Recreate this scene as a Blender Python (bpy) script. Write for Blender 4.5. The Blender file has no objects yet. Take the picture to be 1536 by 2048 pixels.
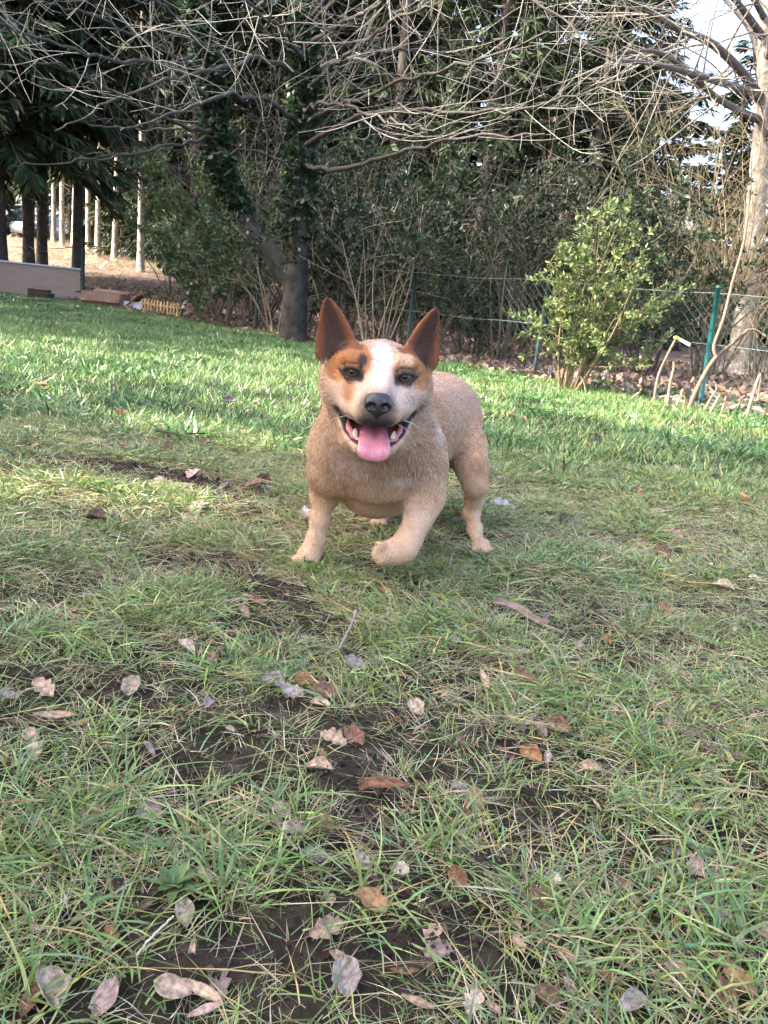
import bpy, bmesh, math, random
import numpy as np
from mathutils import Vector, Matrix, Quaternion

random.seed(7)
RNG = np.random.default_rng(11)
SC = bpy.context.scene
COL = SC.collection

# ------------------------------------------------------------------ camera
CAM_H = 0.50                      # eye height of a phone held low
PITCH = math.radians(14.4)        # looking slightly down
ROLL = math.radians(6.0)          # phone held a little crooked
FPX = 1655.0                      # focal length in pixels of the 1536 x 2048 photo
_f = np.array([0, math.cos(PITCH), -math.sin(PITCH)])
_u0 = np.array([0, math.sin(PITCH), math.cos(PITCH)])
_r0 = np.array([1.0, 0, 0])
_R = _r0 * math.cos(ROLL) + _u0 * math.sin(ROLL)
_U = -_r0 * math.sin(ROLL) + _u0 * math.cos(ROLL)
CAM = np.array([0, 0, CAM_H])
cam_data = bpy.data.cameras.new('camera')
cam = bpy.data.objects.new('camera', cam_data)
COL.objects.link(cam)
SC.camera = cam
cam_data.sensor_fit = 'HORIZONTAL'
cam_data.sensor_width = 36.0
cam_data.lens = 36.0 * FPX / 1536.0
cam_data.clip_start = 0.02
cam_data.clip_end = 2000
cam.matrix_world = Matrix(((_R[0], _U[0], -_f[0], CAM[0]), (_R[1], _U[1], -_f[1], CAM[1]),
                           (_R[2], _U[2], -_f[2], CAM[2]), (0, 0, 0, 1)))
cam_data.dof.use_dof = False

# ------------------------------------------------------------------ sky, sun, exposure
SUN_EL = math.radians(36)
SUN_H = np.array([-0.965, -0.26])          # horizontal direction towards the sun: left, a little behind the viewer
SUN_H = SUN_H / np.linalg.norm(SUN_H)
world = bpy.data.worlds.new('World')
SC.world = world
world.use_nodes = True
wn = world.node_tree
wn.nodes.clear()
sky = wn.nodes.new('ShaderNodeTexSky')
sky.sky_type = 'NISHITA'
sky.sun_disc = False
sky.sun_elevation = SUN_EL
sky.sun_rotation = math.atan2(SUN_H[0], SUN_H[1])
sky.altitude = 100
sky.air_density = 0.7
sky.dust_density = 6.0
sky.ozone_density = 0.4
bg = wn.nodes.new('ShaderNodeBackground')
bg.inputs['Strength'].default_value = 0.15
wo = wn.nodes.new('ShaderNodeOutputWorld')
wn.links.new(sky.outputs[0], bg.inputs['Color'])
wn.links.new(bg.outputs[0], wo.inputs['Surface'])
sun_data = bpy.data.lights.new('sun', 'SUN')
sun_data.energy = 2.3
sun_data.angle = math.radians(0.53)
sun_data.color = (1.0, 0.93, 0.82)
sun = bpy.data.objects.new('sun', sun_data)
COL.objects.link(sun)
sun.location = (-6, -3, 9)
sun.rotation_euler = Vector((-SUN_H[0] * math.cos(SUN_EL), -SUN_H[1] * math.cos(SUN_EL),
                             -math.sin(SUN_EL))).to_track_quat('-Z', 'Y').to_euler()
SC.view_settings.view_transform = 'Standard'
SC.view_settings.look = 'None'
SC.view_settings.gamma = 1.0
SC.view_settings.exposure = 3.0
SC.view_settings.use_curve_mapping = False
SC.render.engine = 'CYCLES'
SC.cycles.use_denoising = True
SC.cycles.use_adaptive_sampling = True
SC.cycles.adaptive_threshold = 0.012
SC.cycles.max_bounces = 4
SC.cycles.diffuse_bounces = 2
SC.cycles.glossy_bounces = 2
SC.cycles.transmission_bounces = 3
SC.cycles.transparent_max_bounces = 4
SC.cycles_curves.shape = 'RIBBONS'

# ------------------------------------------------------------------ geometry helpers
def ray(px, py):
    return _f * FPX + _R * (px - 768.0) - _U * (py - 1024.0)

def at(px, py, Y):
    """the world point seen at a photo pixel, Y metres in front of the viewer"""
    d = ray(px, py)
    return CAM + d * (Y / d[1])

def smooth(a, b, x):
    t = np.clip((np.asarray(x, float) - a) / (b - a), 0, 1)
    return t * t * (3 - 2 * t)

def _hash2(ix, iy, s):
    h = (ix.astype(np.int64) * 374761393 + iy.astype(np.int64) * 668265263 + s * 2147483647) & 0xffffffff
    h = ((h ^ (h >> 13)) * 1274126177) & 0xffffffff
    return ((h ^ (h >> 16)) & 0xffffff) / float(0xffffff)

def noise2(x, y, s=0):
    x = np.asarray(x, float); y = np.asarray(y, float)
    ix = np.floor(x); iy = np.floor(y)
    fx = x - ix; fy = y - iy
    fx = fx * fx * (3 - 2 * fx); fy = fy * fy * (3 - 2 * fy)
    a = _hash2(ix, iy, s); b = _hash2(ix + 1, iy, s); c = _hash2(ix, iy + 1, s); d = _hash2(ix + 1, iy + 1, s)
    return (a * (1 - fx) + b * fx) * (1 - fy) + (c * (1 - fx) + d * fx) * fy

def fbm(x, y, s=0, o=3):
    v = 0; a = 0.5; t = 0
    for k in range(o):
        v = v + a * noise2(np.asarray(x) * 2 ** k + 17.3 * k, np.asarray(y) * 2 ** k - 9.1 * k, s + k); t += a; a *= 0.5
    return v / t

def gz(x, y):
    """height of the ground: a nearly level lawn, a bank rising beyond the fence on the left"""
    x = np.asarray(x, float); y = np.asarray(y, float)
    rise = 0.085 * np.clip(y - 13.2, 0, 12.5) + 0.02 * np.clip(y - 25.7, 0, 60)
    rise = rise * (0.35 + 0.65 * smooth(3.0, -3.5, x * 14.0 / np.maximum(y, 10)))
    bump = (fbm(x * 1.3, y * 1.3, 3, 3) - 0.5) * 0.035 + (fbm(x * 7, y * 7, 5, 2) - 0.5) * 0.014
    return rise + bump

def ground(px, py):
    d = ray(px, py)
    t = CAM_H / -d[2] if d[2] < -1e-3 else 40.0 / d[1]
    for _ in range(12):
        p = CAM + d * t
        if d[2] > -1e-3: break
        t = (CAM_H - float(gz(p[0], p[1]))) / -d[2]
    p = CAM + d * t
    return np.array([p[0], p[1], float(gz(p[0], p[1]))])

def base_at(px, Y):
    """point on the ground Y metres ahead, below photo column px (taken at horizon height)"""
    p = at(px, 600 + (px - 768) * 0.105, Y)
    return np.array([p[0], Y, float(gz(p[0], Y))])

# ------------------------------------------------------------------ object helpers
def mk_mesh(name, V, F, cols=None, smooth_shade=True, attrs=None):
    me = bpy.data.meshes.new(name)
    V = np.asarray(V, np.float32).reshape(-1, 3)
    Fs = F if isinstance(F, list) else [F]
    Fs = [np.asarray(f, np.int32) for f in Fs if len(f)]
    me.vertices.add(len(V)); me.vertices.foreach_set('co', V.ravel())
    li = np.concatenate([f.ravel() for f in Fs]) if Fs else np.zeros(0, np.int32)
    tot = np.concatenate([np.full(len(f), f.shape[1], np.int32) for f in Fs])
    st = np.concatenate([[0], np.cumsum(tot)[:-1]]).astype(np.int32)
    me.loops.add(len(li)); me.loops.foreach_set('vertex_index', li)
    me.polygons.add(len(tot)); me.polygons.foreach_set('loop_start', st); me.polygons.foreach_set('loop_total', tot)
    me.polygons.foreach_set('use_smooth', np.full(len(tot), smooth_shade, bool))
    if cols is not None:
        c = np.ones((len(V), 4), np.float32); c[:, :3] = cols
        a = me.color_attributes.new('col', 'FLOAT_COLOR', 'POINT'); a.data.foreach_set('color', c.ravel())
    for k, v in (attrs or {}).items():
        a = me.attributes.new(k, 'FLOAT', 'POINT'); a.data.foreach_set('value', np.asarray(v, np.float32))
    me.update(calc_edges=True)
    return me

def link(name, me, mat=None, parent=None):
    o = bpy.data.objects.new(name, me)
    COL.objects.link(o)
    if mat is not None and me is not None and len(me.materials) == 0:
        me.materials.append(mat)
    if parent is not None:
        o.parent = parent
    return o

def empty(name, loc=(0, 0, 0), rz=0.0):
    o = bpy.data.objects.new(name, None)
    COL.objects.link(o)
    o.location = tuple(float(v) for v in loc); o.rotation_euler = (0, 0, rz)
    o.empty_display_size = 0.1
    return o

def tag(o, label=None, cat=None, group=None, kind=None):
    if label: o['label'] = label
    if cat: o['category'] = cat
    if group: o['group'] = group
    if kind: o['kind'] = kind
    return o

class MB:
    """collects simple solids into one mesh"""
    def __init__(s): s.V = []; s.F3 = []; s.F4 = []; s.C = []; s.n = 0
    def add(s, V, F, c=None):
        V = np.asarray(V, float).reshape(-1, 3); F = np.asarray(F, int)
        (s.F3 if F.shape[1] == 3 else s.F4).append(F + s.n)
        s.V.append(V); s.n += len(V)
        s.C.append(np.tile(np.asarray(c if c is not None else (1, 1, 1), float), (len(V), 1)) if np.ndim(c) < 2 else np.asarray(c, float))
        return s
    def box(s, c, size, rz=0.0, M=None, col=None):
        x, y, z = np.array(size) / 2.0
        V = np.array([[-x, -y, -z], [x, -y, -z], [x, y, -z], [-x, y, -z], [-x, -y, z], [x, -y, z], [x, y, z], [-x, y, z]])
        if M is not None: V = V @ np.asarray(M).T
        cr, sr = math.cos(rz), math.sin(rz)
        V = V @ np.array([[cr, -sr, 0], [sr, cr, 0], [0, 0, 1]]).T + np.asarray(c)
        return s.add(V, [[3, 2, 1, 0], [4, 5, 6, 7], [0, 1, 5, 4], [1, 2, 6, 5], [2, 3, 7, 6], [3, 0, 4, 7]], col)
    def tube(s, P, r, sides=6, cap=True, col=None):
        P = np.asarray(P, float); n = len(P)
        r = np.broadcast_to(np.asarray(r, float), (n,))
        T = np.gradient(P, axis=0); T /= np.linalg.norm(T, axis=1, keepdims=True) + 1e-9
        ref = np.array([0, 0, 1.0]) if abs(T[:, 2]).mean() < 0.8 else np.array([1.0, 0, 0])
        A = np.cross(T, ref); A /= np.linalg.norm(A, axis=1, keepdims=True) + 1e-9
        B = np.cross(T, A)
        th = np.arange(sides) / sides * 2 * math.pi
        V = (P[:, None] + r[:, None, None] * (A[:, None] * np.cos(th)[None, :, None] + B[:, None] * np.sin(th)[None, :, None])).reshape(-1, 3)
        i = np.arange(n - 1)[:, None] * sides; j = np.arange(sides)[None]; k = (np.arange(sides)[None] + 1) % sides
        F = np.stack([i + j, i + k, i + sides + k, i + sides + j], -1).reshape(-1, 4)
        b = s.n
        s.add(V, F, col if np.ndim(col) < 2 else np.repeat(np.asarray(col), sides, 0))
        if cap and sides > 3:
            for e, o in ((0, 1), (n - 1, -1)):
                ring = (e * sides + np.arange(sides))[::o]
                s.F3.append(np.array([[ring[0], ring[q], ring[q + 1]] for q in range(1, sides - 1)]) + b)
        return s
    def mesh(s, name, smooth_shade=True):
        V = np.concatenate(s.V); C = np.concatenate(s.C)
        F = []
        if s.F3: F.append(np.concatenate(s.F3))
        if s.F4: F.append(np.concatenate(s.F4))
        return mk_mesh(name, V, F, C, smooth_shade)
    def build(s, name, mat, parent=None, smooth_shade=True, off=None):
        if off is not None: s.V = [v - np.asarray(off) for v in s.V]
        return link(name, s.mesh(name, smooth_shade), mat, parent)

def tubes_mesh(name, polys, sides, smooth_shade=True, off=(0, 0, 0)):
    """many branches in one mesh; polys = [(points, radii, colour)]"""
    m = MB()
    for P, r, c in polys:
        m.tube(P, r, sides, cap=False, col=c)
    m.V = [v - np.asarray(off) for v in m.V]
    return m.mesh(name, smooth_shade)

def srgb(r, g, b):
    return tuple((v / 255 / 12.92) if v / 255 <= 0.04045 else ((v / 255 + 0.055) / 1.055) ** 2.4 for v in (r, g, b))

# ------------------------------------------------------------------ materials
def new_mat(name):
    m = bpy.data.materials.new(name); m.use_nodes = True
    nt = m.node_tree
    return m, nt, nt.nodes['Principled BSDF'], nt.nodes['Material Output']

def N(nt, typ, **kw):
    n = nt.nodes.new(typ)
    for k, v in kw.items():
        if k.startswith('i_'):
            n.inputs[k[2:].replace('_', ' ')].default_value = v
        else:
            setattr(n, k, v)
    return n

def ramp(nt, stops, interp='LINEAR'):
    n = nt.nodes.new('ShaderNodeValToRGB'); cr = n.color_ramp; cr.interpolation = interp
    while len(cr.elements) < len(stops): cr.elements.new(0.5)
    for e, (p, c) in zip(cr.elements, stops):
        e.position = p; e.color = (*c, 1) if len(c) == 3 else c
    return n

def mat_noise(name, c1, c2, scale=8.0, rough=0.8, bump=0.0, detail=5.0, stretch=(1, 1, 1), spec=0.3, c3=None, metallic=0.0, coords='Object'):
    m, nt, b, o = new_mat(name)
    tc = N(nt, 'ShaderNodeTexCoord'); mp = N(nt, 'ShaderNodeMapping'); mp.inputs['Scale'].default_value = stretch
    nt.links.new(tc.outputs[coords], mp.inputs[0])
    nz = N(nt, 'ShaderNodeTexNoise'); nz.inputs['Scale'].default_value = scale; nz.inputs['Detail'].default_value = detail
    nt.links.new(mp.outputs[0], nz.inputs['Vector'])
    st = [(0.3, c1), (0.7, c2)] if c3 is None else [(0.28, c1), (0.5, c2), (0.72, c3)]
    r = ramp(nt, st); nt.links.new(nz.outputs['Fac'], r.inputs[0])
    nt.links.new(r.outputs[0], b.inputs['Base Color'])
    b.inputs['Roughness'].default_value = rough; b.inputs['Specular IOR Level'].default_value = spec
    b.inputs['Metallic'].default_value = metallic
    if bump:
        bp = N(nt, 'ShaderNodeBump'); bp.inputs['Strength'].default_value = bump; bp.inputs['Distance'].default_value = 0.02
        nt.links.new(nz.outputs['Fac'], bp.inputs['Height']); nt.links.new(bp.outputs[0], b.inputs['Normal'])
    return m

def mat_attr(name, rough=0.6, trans=0.0, spec=0.3, vary=0.25, hue=0.0, noise_scale=0.0, noise_amt=0.0, bump=0.0):
    """colour from the mesh's own colour attribute, varied a little per copy; optional leaf translucency"""
    m, nt, b, o = new_mat(name)
    at_ = N(nt, 'ShaderNodeAttribute', attribute_name='col')
    oi = N(nt, 'ShaderNodeObjectInfo')
    mr = N(nt, 'ShaderNodeMapRange'); mr.inputs['To Min'].default_value = 1 - vary; mr.inputs['To Max'].default_value = 1 + vary
    nt.links.new(oi.outputs['Random'], mr.inputs['Value'])
    hs = N(nt, 'ShaderNodeHueSaturation')
    nt.links.new(at_.outputs['Color'], hs.inputs['Color']); nt.links.new(mr.outputs[0], hs.inputs['Value'])
    if hue:
        m2 = N(nt, 'ShaderNodeMapRange'); m2.inputs['To Min'].default_value = 0.5 - hue; m2.inputs['To Max'].default_value = 0.5 + hue
        ml = N(nt, 'ShaderNodeMath', operation='FRACT'); mu = N(nt, 'ShaderNodeMath', operation='MULTIPLY'); mu.inputs[1].default_value = 7.31
        nt.links.new(oi.outputs['Random'], mu.inputs[0]); nt.links.new(mu.outputs[0], ml.inputs[0]); nt.links.new(ml.outputs[0], m2.inputs['Value'])
        nt.links.new(m2.outputs[0], hs.inputs['Hue'])
    c = hs.outputs[0]
    if noise_amt:
        tc = N(nt, 'ShaderNodeTexCoord'); nz = N(nt, 'ShaderNodeTexNoise'); nz.inputs['Scale'].default_value = noise_scale; nz.inputs['Detail'].default_value = 6
        nt.links.new(tc.outputs['Object'], nz.inputs['Vector'])
        m3 = N(nt, 'ShaderNodeMapRange'); m3.inputs['From Min'].default_value = 0.25; m3.inputs['From Max'].default_value = 0.75
        m3.inputs['To Min'].default_value = 1 - noise_amt; m3.inputs['To Max'].default_value = 1 + noise_amt
        nt.links.new(nz.outputs['Fac'], m3.inputs['Value'])
        mx = N(nt, 'ShaderNodeVectorMath', operation='SCALE')
        nt.links.new(c, mx.inputs[0]); nt.links.new(m3.outputs[0], mx.inputs['Scale']); c = mx.outputs[0]
        if bump:
            bp = N(nt, 'ShaderNodeBump'); bp.inputs['Strength'].default_value = bump; bp.inputs['Distance'].default_value = 0.02
            nt.links.new(nz.outputs['Fac'], bp.inputs['Height']); nt.links.new(bp.outputs[0], b.inputs['Normal'])
    nt.links.new(c, b.inputs['Base Color'])
    b.inputs['Roughness'].default_value = rough; b.inputs['Specular IOR Level'].default_value = spec
    if trans:
        t = N(nt, 'ShaderNodeBsdfTranslucent'); nt.links.new(c, t.inputs['Color'])
        mix = N(nt, 'ShaderNodeMixShader'); mix.inputs[0].default_value = trans
        nt.links.new(b.outputs[0], mix.inputs[1]); nt.links.new(t.outputs[0], mix.inputs[2]); nt.links.new(mix.outputs[0], o.inputs['Surface'])
    return m

def mat_plain(name, c, rough=0.5, spec=0.5, metallic=0.0):
    m, nt, b, o = new_mat(name)
    b.inputs['Base Color'].default_value = (*c, 1); b.inputs['Roughness'].default_value = rough
    b.inputs['Specular IOR Level'].default_value = spec; b.inputs['Metallic'].default_value = metallic
    return m
# ================================================================== GROUND
FENCE_A = np.array([2.12, 5.85]); FENCE_B = np.array([-4.69, 12.33])
_fd = (FENCE_B - FENCE_A) / np.linalg.norm(FENCE_B - FENCE_A)
_fn = np.array([_fd[1], -_fd[0]]) * 1.0
if np.dot(_fn, np.array([0, 0]) - FENCE_A) < 0: _fn = -_fn

def lawn_side(x, y):
    """metres on the lawn side of the fence (negative beyond it)"""
    d1 = (np.asarray(x) - FENCE_A[0]) * _fn[0] + (np.asarray(y) - FENCE_A[1]) * _fn[1]
    d2 = 12.2 - np.asarray(y)                 # the board screen that closes the lawn at the far left
    return np.where(np.asarray(x) < FENCE_B[0] + 0.4, np.minimum(d2, 3.0), d1)

SOIL = []      # bare patches: x, y, radius x, radius y, strength
for px, py, rx, ry, st in [(230, 940, 0.26, 0.13, 1.0), (330, 975, 0.2, 0.08, 0.7), (130, 930, 0.13, 0.09, 1.0), (1030, 808, 0.30, 0.22, 0.9), (1370, 853, 0.3, 0.12, 0.8),
                           (430, 1540, 0.09, 0.035, .8), (1000, 1500, 0.06, 0.05, 0.8), (60, 1350, 0.07, 0.05, 0.9),
                           (330, 1900, 0.08, 0.04, .8), (870, 1880, 0.06, 0.04, 0.9), (1330, 1730, 0.09, 0.04, 0.9),
                           (780, 1640, 0.09, 0.045, 0.9), (470, 1330, 0.07, 0.03, 0.9), (1340, 1520, 0.07, 0.03, 0.7),
                           (560, 1500, 0.07, 0.03, .7), (1000, 1740, 0.07, 0.03, .7), (180, 1180, .1, .05, .6), (930, 1420, .05, .04, .9),
                           (1350, 1290, .1, .05, .5), (520, 1950, .06, .04, .8), (250, 1780, .08, .03, .8), (640, 1850, .06, .03, .7)]:
    g_ = ground(px, py); SOIL.append((g_[0], g_[1], rx, ry, st))

def soil_mask(x, y):
    x = np.asarray(x, float); y = np.asarray(y, float)
    w = (fbm(x * 9, y * 9, 21, 3) - 0.5)
    m = np.zeros_like(x)
    for sx, sy, rx, ry, st in SOIL:
        k_ = .72 if sy < 1.6 else 1.0
        d = np.sqrt(((x - sx) / (rx * k_)) ** 2 + ((y - sy) / (ry * k_)) ** 2) + w * 1.4
        m = np.maximum(m, st * smooth(1.1, 0.5, d))
    p = fbm(x * 5.5 + 3, y * 5.5, 31, 3)
    near = smooth(3.0, 1.2, y)
    m = np.maximum(m, near * smooth(0.60, 0.72, p) * 0.8)
    return np.clip(m, 0, 1)

def make_ground():
    def axis(a, b, fine_a, fine_b, step, growth):
        xs = list(np.arange(fine_a, fine_b, step))
        s = step; x = fine_b
        while x < b: xs.append(x); s *= growth; x += s
        xs.append(b); s = step; x = fine_a - step
        while x > a: xs.insert(0, x); s *= growth; x -= s
        xs.insert(0, a)
        return np.array(xs)
    xs = axis(-90, 90, -1.6, 1.6, 0.024, 1.05); ys = axis(-30, 150, 0.3, 3.2, 0.022, 1.045)
    X, Y = np.meshgrid(xs, ys)
    L = smooth(-0.25, 0.15, lawn_side(X, Y) + (fbm(X * 2, Y * 2, 8, 2) - .5) * .5)
    S = soil_mask(X, Y)
    Z = gz(X, Y) + (fbm(X * 40, Y * 40, 41, 2) - .5) * 0.012 * smooth(3.5, 2, Y)
    # mole-turned earth stands a little proud and is lumpy
    Z = Z + S * (fbm(X * 26, Y * 26, 44, 3) - 0.35) * 0.03
    V = np.stack([X, Y, Z], -1).reshape(-1, 3)
    ny, nx = X.shape
    i = np.arange(ny - 1)[:, None] * nx + np.arange(nx - 1)[None]
    F = np.stack([i, i + 1, i + nx + 1, i + nx], -1).reshape(-1, 4)
    me = mk_mesh('lawn_ground', V, F, attrs={'lawn': L.ravel(), 'soil': S.ravel()})
    m, nt, b, o = new_mat('ground')
    tc = N(nt, 'ShaderNodeTexCoord')
    def nz(scale, detail=6):
        n = N(nt, 'ShaderNodeTexNoise'); n.inputs['Scale'].default_value = scale; n.inputs['Detail'].default_value = detail
        nt.links.new(tc.outputs['Object'], n.inputs['Vector']); return n
    n1 = nz(55, 8); n2 = nz(2.3, 5); n3 = nz(9, 6); n4 = nz(22, 9)
    soil = ramp(nt, [(0.3, (0.014, 0.010, 0.008)), (0.55, (0.036, 0.026, 0.020)), (0.78, (0.10, 0.075, 0.058))]); nt.links.new(n1.outputs['Fac'], soil.inputs[0])
    turf = ramp(nt, [(0.3, (0.010, 0.009, 0.006)), (0.5, (0.022, 0.020, 0.012)), (0.75, (0.075, 0.058, 0.036))]); nt.links.new(n4.outputs['Fac'], turf.inputs[0])
    lit = ramp(nt, [(0.25, (0.05, 0.035, 0.026)), (0.5, (0.15, 0.105, 0.08)), (0.75, (0.30, 0.225, 0.175))]); nt.links.new(n3.outputs['Fac'], lit.inputs[0])
    al = N(nt, 'ShaderNodeAttribute', attribute_name='lawn'); as_ = N(nt, 'ShaderNodeAttribute', attribute_name='soil')
    mx = N(nt, 'ShaderNodeMix', data_type='RGBA'); nt.links.new(as_.outputs['Fac'], mx.inputs['Factor']); nt.links.new(turf.outputs[0], mx.inputs['A']); nt.links.new(soil.outputs[0], mx.inputs['B'])
    my = N(nt, 'ShaderNodeMix', data_type='RGBA'); nt.links.new(al.outputs['Fac'], my.inputs['Factor']); nt.links.new(lit.outputs[0], my.inputs['A']); nt.links.new(mx.outputs['Result'], my.inputs['B'])
    nt.links.new(my.outputs['Result'], b.inputs['Base Color'])
    b.inputs['Roughness'].default_value = 0.95; b.inputs['Specular IOR Level'].default_value = 0.15
    bp = N(nt, 'ShaderNodeBump'); bp.inputs['Strength'].default_value = 0.6; bp.inputs['Distance'].default_value = 0.01
    nt.links.new(n1.outputs['Fac'], bp.inputs['Height']); nt.links.new(bp.outputs[0], b.inputs['Normal'])
    return tag(link('lawn_ground', me, m), 'grassy garden lawn with bare earth patches and leaf litter beyond the fence', kind='structure')
make_ground()

# ------------------------------------------------------------------ grass
def blade_mesh(name, n, rad, h, w, lean, bend, greens, straw_p, rng, rows=4, mat=None, straw_flat=True, straw_cols=None):
    th = rng.uniform(0, 2 * math.pi, n); rr = rad * np.sqrt(rng.uniform(0, 1, n))
    bx, by = rr * np.cos(th), rr * np.sin(th)
    az = th + rng.normal(0, 1.1, n)
    is_s = rng.uniform(0, 1, n) < straw_p
    H = rng.uniform(h[0], h[1], n) * rng.uniform(.75, 1.1, n)
    LN = np.abs(rng.normal(lean, lean * 0.6 + .08, n)); BD = np.abs(rng.normal(bend, bend * .6 + .05, n))
    if rows == 2: BD = BD * .3
    if straw_flat:
        LN = np.where(is_s, LN + rng.uniform(0.5, 2.5, n), LN)
    W = w * rng.uniform(0.6, 1.25, n) * np.where(is_s, 0.62, 1)
    t = np.linspace(0, 1, rows)
    fwd = LN[:, None] * t + BD[:, None] * t ** 2
    up = t[None] - 0.38 * np.minimum(BD, 2.2)[:, None] * t ** 2.2
    ln = np.sqrt(1 + LN ** 2) ** .8
    fwd = fwd * (H / ln)[:, None]; up = np.maximum(up * (H / ln)[:, None], -.0)
    up = up + 0.002 * rng.uniform(0, 3, n)[:, None]
    kink = rng.normal(0, .25, (n, 1)) * H[:, None] * t ** 2
    ca, sa = np.cos(az), np.sin(az)
    cx = bx[:, None] + ca[:, None] * fwd - sa[:, None] * kink; cy = by[:, None] + sa[:, None] * fwd + ca[:, None] * kink
    wid = W[:, None] * (0.75 + .6 * t - 1.35 * t ** 2.4)[None] * .5
    tw = rng.normal(0, .5, (n, 1)) + t * rng.normal(0, .6, (n, 1))
    sx, sy, sz = -sa[:, None] * np.cos(tw), ca[:, None] * np.cos(tw), np.sin(tw)
    P = np.stack([cx, cy, up], -1); D = np.stack([sx * wid, sy * wid, sz * wid], -1)
    Vl = (P - D); Vr = (P + D)
    V = np.stack([Vl, Vr], 2).reshape(n, rows * 2, 3)
    g = np.array(greens)[rng.integers(0, len(greens), n)] * rng.uniform(.45, 1.6, (n, 1))
    sc_ = straw_cols or [(.52, .43, .27), (.62, .54, .38), (.40, .31, .19), (.48, .45, .20), (.52, .40, .15)]
    s_ = np.array(sc_)[rng.integers(0, len(sc_), n)] * rng.uniform(.65, 1.15, (n, 1))
    c = np.where(is_s[:, None], s_, g)
    tip = rng.uniform(0, 1, n) < .16
    root = np.array([.30, .29, .16])
    Cc = c[:, None, :] * np.ones((1, rows, 1))
    k = (np.clip(1 - t * 3.2, 0, 1) * (.5 if rows > 2 else .18))[None, :, None]
    Cc = Cc * (1 - k) + root * k
    kt = np.where(tip[:, None], np.clip(t * 2.5 - 1.5, 0, 1)[None], 0)[:, :, None]
    Cc = Cc * (1 - kt) + np.array([.42, .34, .18]) * kt
    Cc = np.repeat(Cc, 2, 1).reshape(-1, 3)
    i = (np.arange(n) * rows * 2)[:, None] + (np.arange(rows - 1) * 2)[None]
    F = np.stack([i, i + 1, i + 3, i + 2], -1).reshape(-1, 4)
    return V.reshape(-1, 3), Cc, F

MAT_GRASS = mat_attr('grass_blades', rough=0.32, trans=0.18, spec=0.6, vary=0.22, hue=0.018)
GREENS = [(.118, .215, .050), (.085, .170, .046), (.150, .250, .080), (.135, .220, .046), (.180, .250, .062), (.085, .185, .060)]

def reduce_rows(m_):
    V, C, F = m_
    per = V.shape[0]
    nb = len(F); rows = None
    # vertices of one blade follow each other, two per row; keep first, middle and last row
    starts = np.concatenate([[0], np.nonzero(np.diff(F[:, 0]) > 2)[0] + 1]); rows = (F[1:, 0] - F[:-1, 0] == 2).astype(int)
    k = (starts[1] if len(starts) > 1 else nb) + 1
    n = per // (2 * k); V3 = V.reshape(n, k, 2, 3)[:, [0, k // 2, k - 1]]; C3 = C.reshape(n, k, 2, 3)[:, [0, k // 2, k - 1]]; ctr_ = V3.mean(2, keepdims=True); V3 = ctr_ + (V3 - ctr_) * 1.45
    i = (np.arange(n) * 6)[:, None] + np.array([0, 2])[None]
    return V3.reshape(-1, 3), C3.reshape(-1, 3), np.stack([i, i + 1, i + 3, i + 2], -1).reshape(-1, 4)

def scatter(name, meshes, P, rz, scl, idx, label, tilt=None):
    """clumps of blades set down one by one, joined into one object"""
    rng = np.random.default_rng(len(P))
    P = np.asarray(P, float); Vs, Cs, F3, F4, n = [], [], [], [], 0
    for k, (V, C, F) in enumerate(meshes):
        sel = np.nonzero(np.asarray(idx) == k)[0]
        if not len(sel): continue
        c, s = np.cos(rz[sel]), np.sin(rz[sel]); sc = np.asarray(scl)[sel]
        X = V[None, :, 0] * c[:, None] - V[None, :, 1] * s[:, None]; Y = V[None, :, 0] * s[:, None] + V[None, :, 1] * c[:, None]
        Z = np.broadcast_to(V[None, :, 2], X.shape)
        if tilt is not None:
            X = X + Z * tilt[sel, 0][:, None]; Y = Y + Z * tilt[sel, 1][:, None]
        W = np.stack([X, Y, Z], -1) * sc[:, None, None] + P[sel][:, None]
        tint = rng.uniform(.78, 1.22, (len(sel), 1, 1)) * (1 + rng.normal(0, .06, (len(sel), 1, 3)))
        Vs.append(W.reshape(-1, 3)); Cs.append((C[None] * tint).reshape(-1, 3))
        off = (np.arange(len(sel)) * len(V) + n)[:, None, None]
        F4.append((F[None] + off).reshape(-1, 4)); n += len(sel) * len(V)
    me = mk_mesh(name, np.concatenate(Vs), np.concatenate(F4), np.concatenate(Cs))
    return tag(link(name, me, MAT_GRASS), label, None, None, 'stuff')

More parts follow.
